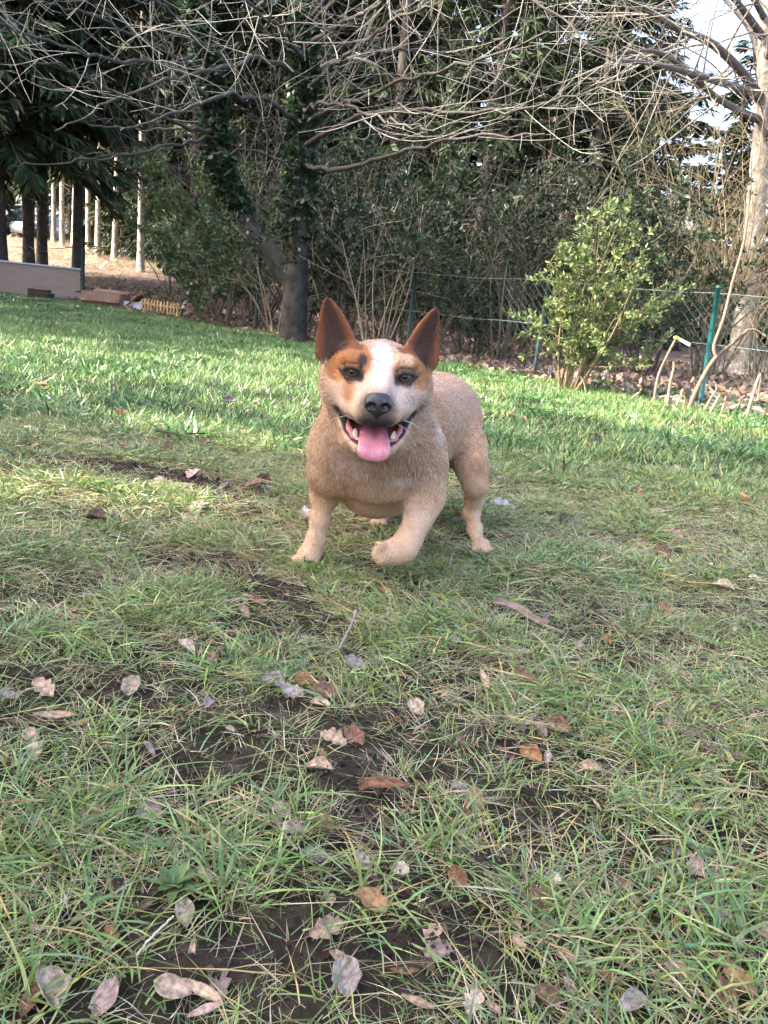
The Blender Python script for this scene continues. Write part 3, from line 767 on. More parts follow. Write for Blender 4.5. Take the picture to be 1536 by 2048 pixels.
# ------------------------------------------------------------------ shrubs
def shrub(name, base, label, cat, rng, height, spread, stems, stem_col, leaf_n, leaf_size, leaf_cols, lean=(0, 0), dens=(5, 6), lens=((.3, .7), (.12, .35)), group=None, r0=.012, leaf_w=.5, lv=2, up=.5, droop=.1, leaf_min=.25, stray=.6, t0=.22):
    base = np.asarray(base, float)
    root = tag(empty(name, base), label, cat, group)
    out = []
    for k in range(stems):
        a = rng.uniform(0, 6.28); s = math.sqrt(rng.uniform(0, 1)) * spread
        p = base + np.array([math.cos(a), math.sin(a), 0]) * s * .22 + [0, 0, -.03]
        h = height * rng.uniform(.65, 1.08)
        d = np.array([math.cos(a) * s + lean[0], math.sin(a) * s + lean[1], h])
        q, r = grow(p, d, np.linalg.norm(d), r0 * rng.uniform(.6, 1.3), rng, droop, up * .4, .13)
        out.append((q, r, np.asarray(stem_col) * rng.uniform(.75, 1.25), 3))
        ramify(q, r, rng, lv, out, list(dens), list(lens), droop, up, stem_col, .16, t0)
    link('stems', branch_mesh('stems', out, base), MAT_TWIG, root)['kind'] = 'stuff'
    if leaf_n:
        tw = [o for o in out if o[3] <= 2]; w = np.array([len(o[0]) for o in tw], float); pick = rng.choice(len(tw), leaf_n, p=w / w.sum())
        P = np.zeros((leaf_n, 3)); D = np.zeros((leaf_n, 3)); tt = rng.uniform(leaf_min, 1, leaf_n)
        for i, (k, t) in enumerate(zip(pick, tt)): P[i], D[i] = along(tw[k][0], t)
        D = D * .6 + rng.normal(0, stray, (leaf_n, 3)) + [0, 0, .1]
        c = np.array(leaf_cols)[rng.integers(0, len(leaf_cols), leaf_n)] * rng.uniform(.65, 1.35, (leaf_n, 1))
        V, F, C = leaf_quads(P - base, D, rng.uniform(*leaf_size, leaf_n), c, rng, leaf_w)
        link('leaves', mk_mesh('leaves', V, F, C, False), MAT_LEAF, root)['kind'] = 'stuff'
    return root

def shrubs():
    rng = np.random.default_rng(41)
    PRIV = [(.13, .19, .060), (.17, .21, .070), (.10, .16, .060), (.22, .24, .080), (.13, .19, .085)]
    g = ground(1135, 779)
    shrub('privet_shrub', g, 'bright green leafy privet shrub growing before the fence right of the dog', 'shrub', rng, 1.22, .36, 15, (.16, .125, .07), 8200, (.028, .052), PRIV, (.14, 0), (8, 8), ((.22, .46), (.10, .26)), None, .009, .42, 2, .5, .05, .15, .6, .10)
    DKG = [(.026, .046, .018), (.034, .055, .021), (.022, .038, .017)]
    b = base_at(448, 10.0)
    shrub('leafy_shrub', b, 'green leafy shrub left of the forked tree by the striped pole', 'shrub', rng, 1.15, .55, 12, (.22, .18, .12), 3400, (.05, .085), [(.085, .13, .05), (.06, .10, .04), (.12, .16, .08)], (0, 0), (5, 7), ((.3, .7), (.12, .35)), None, .012, .5)
    b = base_at(425, 11.6)
    shrub('moss_green_shrub', b, 'tall dense mid-green bush behind the left leaning ivy stem', 'shrub', rng, 2.0, .70, 14, (.14, .13, .07), 6500, (.05, .09), [(.085, .13, .035), (.07, .11, .03)], (-.15, 0), (5, 7), ((.35, .8), (.12, .35)), None, .014, .45)
    # dark evergreens beyond the fence in the middle
    for px, Y, h, sp, n, lb, cl in [(700, 9.6, 1.9, .75, 5200, 'dark evergreen bush just right of the forked trunk', DKG), (860, 8.6, 1.75, .70, 5600, 'dark evergreen bush right above the right dog ear', DKG),
                                    (950, 9.3, 2.1, .85, 5600, 'broad dark evergreen bush between dog and privet shrub', DKG), (790, 10.6, 2.4, .8, 4200, 'tall dark evergreen bush above the head of the dog', [(.033, .055, .022), (.043, .062, .03)]),
                                    (1180, 8.6, 1.7, .7, 4800, 'dark evergreen bush right behind the privet shrub', DKG), (1310, 9.4, 1.9, .8, 4800, 'dark evergreen bush left of the tall pale brush', DKG), (600, 11.5, 2.6, .9, 4200, 'dark evergreen bush directly behind the forked trunk', DKG), (1040, 11, 2.6, 1.0, 4200, 'tall dull green bush behind the privet shrub', [(.042, .053, .025), (.055, .063, .032)]), (520, 12.5, 2.2, .9, 3600, 'dark bush seen between the two ivy stems', [(.06, .085, .04), (.09, .10, .05)])]:
        shrub('evergreen_shrub', base_at(px, Y), lb, 'shrub', rng, h, sp, 12, (.12, .10, .075), n, (.045, .085), cl, (0, 0), (5, 6), ((.3, .8), (.12, .4)), None, .014, .42)
    # pale bare brush
    for px, Y, h, sp, st, lb, cl in [(1430, 9.6, 3.4, .70, 34, 'tall pale yellow bare brush left of the smooth trunk', (.19, .158, .095)), (1540, 10.2, 3.0, .8, 30, 'pale bare brush at the right edge beside the smooth trunk', (.20, .165, .105)),
                                     (1230, 9.4, 2.0, .6, 9, 'grey bare brush with silvery buds behind the privet shrub', (.12, .108, .09)), (1120, 10.4, 2.6, .7, 8, 'bare brown brush left of the grey brush beyond the fence', (.10, .086, .066)), (1010, 8.2, 1.5, .5, 12, 'low bare brush beyond the fence left of the privet shrub', (.10, .085, .066)),
                                     (690, 9.0, 1.5, .5, 8, 'bare greyish brush rising right beside the forked trunk', (.12, .108, .09)), (760, 8.0, 1.2, .35, 9, 'thin bare saplings directly behind the dog ears', (.24, .20, .15)), (900, 12.5, 3.4, .9, 8, 'tall bare brown brush deep in the wood middle', (.085, .075, .055)),
                                     (1300, 11.5, 3.0, .8, 12, 'tall bare brown brush between privet shrub and smooth trunk', (.085, .075, .053)), (560, 9.2, 1.0, .35, 8, 'short bare stems at the left foot of the forked trunk', (.30, .24, .16)), (500, 13.5, 4.2, 1.0, 20, 'tall grey bare brush between the two ivy stems', (.10, .09, .074)), (650, 14, 4.4, 1.0, 10, 'tall grey bare brush right of the upright ivy stem', (.09, .08, .066)), (400, 14.5, 4.0, 1.0, 16, 'tall grey bare brush left of the leaning ivy stem', (.13, .12, .095)), (760, 14.5, 4.6, 1.1, 9, 'tall olive bare brush above the dog deep in the wood', (.12, .115, .075)), (340, 15.5, 1.5, .7, 10, 'bare grey brush on the shaded bank behind the picket panel', (.19, .17, .14))]:
        shrub('bare_shrub', base_at(px, Y), lb, 'shrub', rng, h, sp, st, cl, 0, (.04, .06), PRIV, (0, 0), (4, 5), ((.35, .95), (.15, .5)), None, .010, .5, 2, .5, .03)
shrubs()
# ================================================================== FENCE AND GARDEN THINGS
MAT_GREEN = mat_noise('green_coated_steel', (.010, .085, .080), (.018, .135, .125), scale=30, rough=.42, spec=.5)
MAT_DKGREEN = mat_noise('dark_green_steel', (.007, .030, .026), (.014, .048, .040), scale=30, rough=.6, spec=.4)
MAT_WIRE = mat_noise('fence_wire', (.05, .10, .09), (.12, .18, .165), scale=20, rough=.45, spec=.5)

def make_fence():
    root = tag(empty('chain_link_fence', (FENCE_A[0], FENCE_A[1], 0)), 'low green chain-link fence with steel posts along the back of the lawn', 'fence')
    o = np.array([FENCE_A[0], FENCE_A[1], 0.0])
    d3 = np.array([_fd[0], _fd[1], 0.0]); H = .76
    ts = [-1.55, 0.0, 1.42, 2.85, 5.2, 6.35, float(np.linalg.norm(FENCE_B - FENCE_A))]
    tilt = [0, -.03, .02, .0, .01, -.01, .0]
    for k, t in enumerate(ts):
        p = np.array([*(FENCE_A + _fd * t), 0.0]); p[2] = float(gz(p[0], p[1]))
        hgt = H + .03 if k < len(ts) - 1 else 1.06
        m = MB(); top = p + np.array([tilt[k], 0, hgt])
        m.tube(np.array([p + [0, 0, -.2], (p + top) / 2, top]) - o, .019 if k != len(ts) - 1 else .026, 12)
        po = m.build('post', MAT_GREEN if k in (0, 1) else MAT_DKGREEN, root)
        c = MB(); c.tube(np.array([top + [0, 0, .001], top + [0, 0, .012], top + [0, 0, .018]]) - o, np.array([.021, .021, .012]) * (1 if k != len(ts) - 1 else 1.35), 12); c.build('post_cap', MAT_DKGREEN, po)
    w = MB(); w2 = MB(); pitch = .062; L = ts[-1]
    def pt(t, z):
        q = FENCE_A + _fd * t; sag = -.012 * math.sin((t * 2.2) % math.pi)
        return np.array([q[0], q[1], float(gz(q[0], q[1])) + z + sag * (z / H)])
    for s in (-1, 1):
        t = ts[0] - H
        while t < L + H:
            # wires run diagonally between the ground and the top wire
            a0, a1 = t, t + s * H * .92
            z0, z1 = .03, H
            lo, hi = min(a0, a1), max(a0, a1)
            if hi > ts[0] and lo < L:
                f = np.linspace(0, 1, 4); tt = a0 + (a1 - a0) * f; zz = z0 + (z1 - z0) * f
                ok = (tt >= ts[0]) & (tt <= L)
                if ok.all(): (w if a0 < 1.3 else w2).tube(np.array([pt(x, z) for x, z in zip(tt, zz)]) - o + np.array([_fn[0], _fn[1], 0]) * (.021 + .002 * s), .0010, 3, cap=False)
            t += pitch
    w.build('wire_mesh', MAT_WIRE, root)['kind'] = 'stuff'; w2.build('wire_mesh', MAT_DKGREEN, root)['kind'] = 'stuff'  # beyond the right stretch the wire is darkened, shade put into its colour
    for z in (H, .42, .05):
        m = MB(); tt = np.linspace(ts[0], L, 60); m.tube(np.array([pt(x, z) for x in tt]) - o + np.array([_fn[0], _fn[1], 0]) * .023, .0022, 5, cap=False); m.build('tension_wire', MAT_WIRE, root)
make_fence()

def make_screen():
    x1 = FENCE_B[0] - .04; x0 = -8.2; y = 12.34
    o = np.array([(x0 + x1) / 2, y, 0.0]); root = tag(empty('board_screen', o), 'pale brown board screen with grey top rail at the far left of the lawn', 'screen')
    mb = mat_noise('screen_board', (.27, .205, .175), (.36, .285, .245), scale=3.0, rough=.75, stretch=(1.0, 1, 14), bump=.15, c3=(.31, .24, .20))
    mr = mat_noise('grey_rail', (.50, .51, .55), (.62, .63, .66), scale=12, rough=.5)
    for k in range(3):
        m = MB(); m.box([0, 0, .10 + k * .142], (x1 - x0, .018 + .002 * (k % 2), .140)); m.build('board', mb, root, False)
    m = MB(); m.box([0, 0, .462], (x1 - x0 + .02, .05, .022)); m.build('top_rail', mr, root, False)
    for k in range(3):
        m = MB(); m.box([-(x1 - x0) / 2 + .1 + k * 1.15, .03, .2], (.05, .03, .5)); m.build('stake', mat_noise('stake', (.15, .11, .08), (.2, .15, .11)), root, False)
make_screen()

def slat_box(name, label, cat, c, size, rz, mat):
    w, d, h = size; root = tag(empty(name, c, rz), label, cat); t = .012
    for k in range(3):
        z = h * (.18 + .32 * k)
        for sy in (-1, 1): m = MB(); m.box([0, sy * d / 2, z], (w, t, h * .27)); m.build('slat', mat, root, False)
        for sx in (-1, 1): m = MB(); m.box([sx * (w / 2 - t), 0, z], (t, d - t * 1.2, h * .26)); m.build('slat', mat, root, False)
    for sx in (-1, 1):
        for sy in (-1, 1): m = MB(); m.box([sx * (w / 2 - .022), sy * (d / 2 - .018), h * .5], (.02, .02, h * 1.02)); m.build('corner_post', mat, root, False)
    m = MB(); m.box([0, 0, .012], (w - .03, d - .03, .012)); m.build('bottom', mat, root, False)
    return root

def make_small_things():
    woodd = mat_noise('dark_wood', (.055, .040, .024), (.11, .080, .048), scale=18, rough=.85, stretch=(1, 6, 6), bump=.4)
    g = at(79, 600, 11.75)
    slat_box('wooden_crate', 'small dark wooden crate in front of the pale board screen', 'crate', (g[0], 11.75, float(gz(g[0], 11.75)) - .01), (.27, .17, .15), .15, woodd)
    # bucket
    x = at(102, 604, 11.7)[0]; b = np.array([x, 11.7, float(gz(x, 11.7))])
    root = tag(empty('bucket', b), 'little slate blue bucket beside the dark wooden crate', 'bucket'); mbk = mat_noise('blue_plastic', (.035, .05, .07), (.05, .07, .095), scale=20, rough=.5)
    a = np.arange(24) / 24 * 2 * math.pi; prof = [(.036, 0.0), (.040, .05), (.045, .085), (.048, .086), (.048, .093), (.042, .093), (.038, .05), (.033, .01)]
    V = np.array([[r * math.cos(t), r * math.sin(t), z] for r, z in prof for t in a]); i = np.arange(len(prof) - 1)[:, None] * 24; j = np.arange(24)[None]; k = (np.arange(24)[None] + 1) % 24
    F = np.stack([i + j, i + k, i + 24 + k, i + 24 + j], -1).reshape(-1, 4)
    me = MB(); me.add(V, F); me.build('shell', mbk, root)
    t = np.linspace(0, math.pi, 14); m = MB(); m.tube(np.stack([.048 * np.cos(t), .012 + .04 * np.sin(t), .088 - .03 * np.sin(t)], -1), .0022, 6); m.build('handle', mat_plain('wire_handle', (.3, .3, .3), .4), root)
    # cardboard box, flaps open
    card = mat_noise('cardboard', (.23, .145, .095), (.31, .20, .14), scale=6, rough=.85, c3=(.22, .12, .075))
    g = np.array([at(212, 617, 11.3)[0], 11.3, 0]); g[2] = float(gz(g[0], g[1]))
    root = tag(empty('cardboard_box', g, -.12), 'open brown cardboard box with a raised flap lying on the lawn by the corner post', 'box')
    L, D, Hh, t = .56, .26, .19, .007
    for nm, c, s in (('side', (0, -D / 2, Hh / 2), (L, t, Hh)), ('side', (0, D / 2, Hh / 2), (L, t, Hh)), ('end', (-L / 2, 0, Hh / 2), (t, D - .01, Hh)), ('end', (L / 2, 0, Hh / 2), (t, D - .01, Hh)), ('bottom', (0, 0, .006), (L - .01, D - .01, t))):
        m = MB(); m.box(c, s); m.build(nm, card, root, False)
    def flap(p, u, v):
        n = unit(np.cross(u, v)) * t * .5; p, u, v = map(np.asarray, (p, u, v))
        m = MB(); m.add(np.array([p - n, p + u - n, p + u + v - n, p + v - n, p + n, p + u + n, p + u + v + n, p + v + n]), np.array([[3, 2, 1, 0], [4, 5, 6, 7], [0, 1, 5, 4], [1, 2, 6, 5], [2, 3, 7, 6], [3, 0, 4, 7]])); m.build('flap', card, root, False)
    flap((L / 2 + .003, -D / 2 - .002, Hh * .10), (0, D, .0), (.22, .02, .19)); flap((-L / 2, -D / 2 - .008, Hh - .005), (L * .97, 0, .0), (0, -.03, -.11)); flap((-L / 2 + .01, D / 2 + .008, Hh), (L * .9, 0, 0), (0, .10, .035)); flap((-L / 2 - .006, -D / 2, Hh), (0, D, 0), (-.10, 0, -.03))
    # white sheet leaning on the box
    g2 = np.array([at(263, 621, 11.15)[0], 11.15, 0]); g2[2] = float(gz(g2[0], g2[1]))
    ws = tag(empty('white_board', g2, -.1), 'white sheet of board leaning beside the cardboard box', 'board')
    m = MB(); M = np.array(Matrix.Rotation(math.radians(-18), 3, 'X')); m.box([0, .02, .055], (.26, .008, .125), 0, M); m.build('sheet', mat_noise('white_board', (.62, .62, .64), (.74, .74, .75), scale=8, rough=.5), ws, False)
    m = MB(); m.box([0, .012, .004], (.25, .03, .006)); m.build('foot_strip', mat_noise('white_strip', (.55, .55, .56), (.68, .68, .68), scale=8), ws, False)
    # little picket panel
    pine = mat_noise('pine_pickets', (.46, .30, .14), (.60, .42, .22), scale=12, rough=.7, stretch=(1, 1, .3))
    A = np.array([at(280, 620, 10.98)[0], 10.98]); Bq = np.array([at(357, 630, 10.42)[0], 10.42]); c = (A + Bq) / 2; L = np.linalg.norm(Bq - A); rz = math.atan2(Bq[1] - A[1], Bq[0] - A[0])
    root = tag(empty('picket_panel', (c[0], c[1], float(gz(*c))), rz), 'short row of yellow pine pickets between box and striped pole', 'fence')
    n = 12
    for k in range(n):
        x = -L / 2 + L * (k + .5) / n; w = .026; h = .175 + .01 * (k % 3)
        m = MB(); P = np.array([[x - w / 2, 0, 0], [x + w / 2, 0, 0], [x + w / 2, 0, h - .02], [x, 0, h], [x - w / 2, 0, h - .02]]); Q = P + [0, .012, 0]
        m.add(np.concatenate([P, Q]), np.array([[0, 1, 6, 5], [1, 2, 7, 6], [2, 3, 8, 7], [3, 4, 9, 8], [4, 0, 5, 9]])); m.add(np.concatenate([P, Q]), np.array([[0, 2, 1], [0, 3, 2], [0, 4, 3], [5, 6, 7], [5, 7, 8], [5, 8, 9]])); m.build('picket', pine, root, False)
    for z in (.045, .125): m = MB(); m.box([0, .021, z], (L * 1.02, .016, .024)); m.build('rail', pine, root, False)
    # striped pole
    p0 = np.array([at(358, 626, 10.34)[0], 10.34, 0]); p0[2] = float(gz(p0[0], p0[1])); p1 = at(385, 560, 10.45); root = tag(empty('striped_pole', p0), 'leaning black and white striped pole at the end of the pine pickets', 'pole')
    m = MB(); m.tube(np.array([p0, p0 + (p1 - p0) * .5, p1]) - p0 + [0, 0, -.01], .0135, 12); m.build('shaft', mat_plain('black_plastic', (.012, .012, .013), .4), root)
    mwht = mat_plain('white_tape', (.78, .78, .76), .5)
    for k in range(6):
        f0, f1 = .30 + k * .117, .30 + k * .117 + .085
        m = MB(); m.tube(np.array([p0 + (p1 - p0) * f0, p0 + (p1 - p0) * f1]) - p0 + [0, 0, -.01], .0148, 12); m.build('white_band', mwht, root)
make_small_things()

# ------------------------------------------------------------------ far parked cars
def make_car(px, Y, rz, paint, label):
    p = base_at(px, Y); root = tag(empty('parked_car', p, rz), label, 'car', 'cars parked beyond the wood')
    prof = np.array([(-2.1, .35), (-2.12, .62), (-1.95, .86), (-1.5, .93), (-1.05, .96), (-.55, 1.38), (-.1, 1.46), (.7, 1.45), (1.35, 1.32), (1.8, .98), (2.08, .90), (2.12, .6), (2.08, .35)])
    def shell(wf, name, mat, pr, par, inset=0):
        m = MB(); n = len(pr); Vs = []
        for s in (-1, -.92, .92, 1):
            for x, z in pr:
                w = (.84 - (.17 * max(0, z - .95) / .5)) * wf
                Vs.append([x * (1 if abs(s) < 1 else .985), s * w, z - (0 if abs(s) < 1 else .03 * (z > .5))])
        F = []
        for a in range(3):
            for i in range(n): F.append([a * n + i, a * n + (i + 1) % n, (a + 1) * n + (i + 1) % n, (a + 1) * n + i])
        m.add(np.array(Vs), np.array(F)); m.F3.append(np.array([[0, i + 1, i] for i in range(1, n - 1)])); m.F3.append(np.array([[3 * n, 3 * n + i, 3 * n + i + 1] for i in range(1, n - 1)]))
        return m.build(name, mat, par)
    body = shell(1.0, 'body', paint, prof, root)
    gl = mat_plain('car_glass', (.02, .025, .03), .05, .8)
    def quad(name, P, mat, par): m = MB(); P = np.array(P, float); n = unit(np.cross(P[1] - P[0], P[2] - P[0])) * .012; m.add(np.concatenate([P + n, P - n]), np.array([[0, 1, 2, 3], [7, 6, 5, 4], [0, 4, 5, 1], [1, 5, 6, 2], [2, 6, 7, 3], [3, 7, 4, 0]])); return m.build(name, mat, par, False)
    quad('windscreen', [(-1.0, -.68, 1.0), (-1.0, .68, 1.0), (-.57, .60, 1.37), (-.57, -.60, 1.37)], gl, root)
    quad('rear_window', [(1.75, .66, 1.03), (1.75, -.66, 1.03), (1.40, -.60, 1.31), (1.40, .60, 1.31)], gl, root)
    for s in (-1, 1):
        quad('side_window', [(-.85, s * .835, .99), (.25, s * .835, .99), (.25, s * .70, 1.39), (-.42, s * .70, 1.37)], gl, root); quad('side_window', [(.33, s * .835, .99), (1.5, s * .83, .99), (1.22, s * .71, 1.31), (.33, s * .70, 1.39)], gl, root)
        quad('headlight', [(-2.10, s * .45, .62), (-2.10, s * .76, .62), (-2.04, s * .76, .78), (-2.06, s * .45, .78)], mat_plain('lamp_glass', (.7, .7, .72), .1), root)
        for x in (-1.3, 1.3):
            t = np.arange(20) / 20 * 2 * math.pi
            w = MB(); w.tube(np.array([[x, s * .66, .32], [x, s * .70, .32], [x, s * .84, .32], [x, s * .87, .32]]), np.array([.26, .32, .32, .27]), 20); wh = w.build('wheel', mat_plain('tyre', (.015, .015, .015), .8), root)
            r = MB(); r.tube(np.array([[x, s * .862, .32], [x, s * .885, .32]]), np.array([.20, .17]), 14); r.build('rim', mat_plain('rim', (.4, .4, .42), .3, .5, .8), wh)
    return root
make_car(24, 43, 1.15, mat_plain('dark_paint', (.018, .020, .026), .15, .6), 'dark parked car glimpsed between the trunks at the far left')
make_car(70, 44, 1.5, mat_plain('white_paint', (.74, .75, .78), .2, .6), 'white parked car glimpsed right of the dark car between the trunks')

# ------------------------------------------------------------------ sticks, stubs and a tagged stem by the right-hand post
MAT_STICK = mat_attr('dead_sticks', rough=.85, spec=.2, vary=.15, noise_scale=40, noise_amt=.35, bump=.3)
def stick(name, pts, r, label, cat, col, group=None, sides=8):
    """a stem through (px, py, Y) points; the first point stands on the ground"""
    P = [at(*p) for p in pts]; P[0][2] = float(gz(P[0][0], P[0][1])) - .01; b = P[0].copy()
    C = spline(np.array([[*p, rr] for p, rr in zip(P, np.linspace(r[0], r[1], len(P)))]), 14)
    m = MB(); m.tube(C[:, :3] - b, C[:, 3], sides, col=np.asarray(col)); root = tag(empty(name, b), label, cat, group)
    m.build('shaft' if cat != 'sapling' else 'stem', MAT_STICK, root)
    return root, b
def fence_sticks():
    PL = (.21, .16, .12)
    r, b = stick('tagged_stem', [(1308, 806, 5.45), (1312, 775, 5.45), (1320, 742, 5.45), (1340, 700, 5.45), (1353, 676, 5.45)], (.011, .008), 'leaning dead stem with a yellow cap and white paper tag', 'stick', (.19, .15, .12))
    t = at(1353, 675, 5.45) - b
    m = MB(); m.tube(np.array([t + [0, 0, -.008], t + [0, 0, .004], t + [0, 0, .009]]), np.array([.017, .019, .010]), 10); m.build('yellow_cap', mat_plain('yellow_plastic', (.75, .52, .03), .4), r)
    e = at(1380, 690, 5.42) - b; m = MB(); dv = e - t; m.box((t + e) / 2, (np.linalg.norm(dv), .003, .018), 0, np.stack([unit(dv), np.array([0, 1.0, 0]), unit(np.cross(unit(dv), [0, 1.0, 0]))], 1)); m.build('paper_tag', mat_plain('white_paper', (.8, .8, .78), .6), r, False)
    stick('dead_stick', [(1336, 812, 5.40), (1340, 770, 5.40), (1348, 735, 5.40), (1347, 722, 5.40)], (.012, .008), 'upright dead stem just right of the tagged stem', 'stick', PL, 'dead stems by the right-hand post')
    r, b = stick('young_sapling', [(1376, 815, 5.3), (1400, 765, 5.32), (1430, 716, 5.35), (1462, 690, 5.4), (1500, 658, 5.4), (1530, 672, 5.4)], (.016, .006), 'young brown sapling forking in front of the teal fence post', 'sapling', (.20, .14, .095))
    for pts, rr in (([(1432, 714, 5.35), (1428, 690, 5.35), (1446, 640, 5.36), (1466, 560, 5.4), (1488, 480, 5.45), (1500, 380, 5.5)], (.012, .006)), ([(1462, 690, 5.4), (1490, 668, 5.42), (1512, 630, 5.45)], (.007, .004))):
        C = spline(np.array([[*at(*p), q] for p, q in zip(pts, np.linspace(rr[0], rr[1], len(pts)))]), 16); m = MB(); m.tube(C[:, :3] - b, C[:, 3], 7, col=(.21, .15, .105)); m.build('side_stem', MAT_STICK, r)
    k = 0
    for a, c, Y, rr in [((1408, 812), (1432, 782), 5.2, .011), ((1418, 822), (1440, 790), 5.15, .009), ((1440, 826), (1452, 792), 5.15, .008), ((1462, 828), (1446, 800), 5.1, .008), ((1436, 825), (1470, 838), 5.1, .010), ((1352, 806), (1366, 778), 5.35, .007), ((1368, 812), (1368, 790), 5.3, .007),
                        ((1256, 800), (1277, 786), 5.5, .010), ((1395, 822), (1420, 816), 5.2, .012), ((1478, 836), (1500, 818), 5.05, .008), ((1173, 782), (1160, 752), 5.8, .006), ((1520, 700), (1515, 800), 5.05, .010)]:
        stick('cut_stick', [(a[0], a[1], Y), ((a[0] + c[0]) / 2 + 2, (a[1] + c[1]) / 2, Y), (c[0], c[1], Y)], (rr, rr * .8), 'short pale cut stick in the litter at the foot of the right-hand fence', 'stick', np.array(PL) * (0.9 + .5 * (k % 3) / 2), 'cut sticks at the fence foot'); k += 1
    g = ground(1334, 810); root = tag(empty('wood_stump', g), 'small pale sawn stump at the lawn edge under the tagged stem', 'stump')
    m = MB(); m.tube(np.array([[0, 0, -.02], [0, 0, .02], [0.003, 0, .055]]), np.array([.026, .023, .021]), 12, col=(.42, .36, .29)); m.build('bark', MAT_STICK, root); m = MB(); m.tube(np.array([[.003, 0, .0555], [.003, 0, .060]]), np.array([.0205, .0195]), 12, col=(.62, .56, .47)); m.build('cut_face', MAT_STICK, root)
fence_sticks()

# ------------------------------------------------------------------ leaf litter beyond the fence
def litter():
    rng = np.random.default_rng(51); n = 17000
    t = rng.uniform(-3.5, 12, n); w = rng.uniform(0, 1, n) ** 1.5 * 7 - .25
    x = FENCE_A[0] + _fd[0] * t - _fn[0] * w; y = FENCE_A[1] + _fd[1] * t - _fn[1] * w
    P = np.stack([x, y, gz(x, y) + rng.uniform(.0, .03, n)], -1); D = rng.normal(0, 1, (n, 3)) * [1, 1, .45]
    c = np.array([(.24, .165, .12), (.30, .215, .165), (.16, .11, .085), (.36, .28, .23), (.20, .13, .085)])[rng.integers(0, 5, n)] * rng.uniform(.6, 1.3, (n, 1))
    V, F, C = leaf_quads(P, D, rng.uniform(.05, .11, n), c, rng, .6, .5)
    tag(link('leaf_litter', mk_mesh('leaf_litter', V, F, C, False), mat_attr('litter', rough=.8, trans=.1, spec=.2, vary=0)), 'brown fallen leaves covering the ground beyond the fence', kind='stuff')
    # green ground ivy at the fence foot, right
    n = 1500; t = rng.uniform(-2.5, 1.0, n); w = np.abs(rng.normal(.35, .3, n)); x = FENCE_A[0] + _fd[0] * t - _fn[0] * (w - .15); y = FENCE_A[1] + _fd[1] * t - _fn[1] * (w - .15)
    k = fbm(x * 2.5, y * 2.5, 33, 2) > .5; x, y = x[k], y[k]; n = len(x)
    P = np.stack([x, y, gz(x, y) + rng.uniform(.01, .09, n)], -1)
    V, F, C = leaf_quads(P, rng.normal(0, 1, (n, 3)) * [1, 1, .5], rng.uniform(.03, .06, n), np.array([.07, .12, .045]) * rng.uniform(.5, 1.6, (n, 1)), rng, .8)
    tag(link('ground_ivy', mk_mesh('ground_ivy', V, F, C, False), MAT_LEAF), 'green ground ivy trailing at the foot of the right-hand fence', kind='stuff')
litter()
# ================================================================== FALLEN LEAVES ON THE LAWN
def leaf_mesh(seed, kind):
    rng = np.random.default_rng(seed); nu, nv = 11, 7
    u = np.linspace(0, 1, nu); v = np.linspace(-1, 1, nv)
    U, Vv = np.meshgrid(u, v, indexing='ij')
    if kind == 'oak': hw = .30 * np.sin(np.clip(u, .0, 1) * math.pi) ** .6 * (1 + .30 * np.sin(u * 22 + seed))
    elif kind == 'long': hw = .13 * np.sin(u * math.pi) ** .7 * (1 + .05 * np.sin(u * 15))
    elif kind == 'broad': hw = .44 * np.sin(u * math.pi) ** .55 * (1 + .10 * np.sin(u * 17 + seed))
    else: hw = .30 * np.sin(u * math.pi) ** .75
    hw[0] = hw[-1] = .012
    asym = 1 + .18 * rng.normal() * Vv
    curl = rng.uniform(.15, .9); bend = rng.uniform(-.5, .7); tw = rng.normal(0, .5)
    X = Vv * hw[:, None] * asym; Yv = U - .5; ang = Vv * curl * 1.2
    Z = np.abs(Vv) ** 1.6 * hw[:, None] * curl + bend * .35 * (U - .5) ** 2 + .02 * np.sin(U * 9 + Vv * 3 + seed) + tw * .22 * X * (U - .5)
    X = X * (1 - .25 * curl * Vv ** 2)
    V = np.stack([X, Yv, Z], -1).reshape(-1, 3); V[:, 2] -= V[:, 2].min()
    i = np.arange(nu - 1)[:, None] * nv + np.arange(nv - 1)[None]
    F = np.stack([i, i + 1, i + nv + 1, i + nv], -1).reshape(-1, 4)
    vein = np.exp(-(Vv / .10) ** 2) * .25 + .10 * np.sin(U * 30 - np.abs(Vv) * 9)
    C = np.ones((nu * nv, 3)) * (1 + vein.reshape(-1, 1)) * rng.uniform(.85, 1.1, (nu * nv, 1))
    st = MB(); st.tube(np.array([[0, -.5, V[nv // 2, 2]], [.01, -.57, V[nv // 2, 2] + .02], [.03, -.66, V[nv // 2, 2] + .05]]), np.array([.010, .008, .006]), 4)
    return V, F, C, st
LEAF_KINDS = [leaf_mesh(s, k) for s, k in ((1, 'oval'), (2, 'oak'), (3, 'long'), (4, 'broad'), (5, 'oval'), (6, 'oak'), (7, 'broad'), (8, 'long'), (9, 'oval'), (10, 'oak'))]
LEAF_COL = {'brown': (.17, .105, .072), 'red': (.23, .115, .075), 'dark': (.085, .055, .045), 'tan': (.40, .285, .20), 'pale': (.40, .31, .25), 'grey': (.27, .225, .215), 'cream': (.46, .37, .27), 'white': (.60, .57, .56), 'orange': (.30, .17, .085), 'pink': (.34, .24, .20)}
LEAF_ME = {}
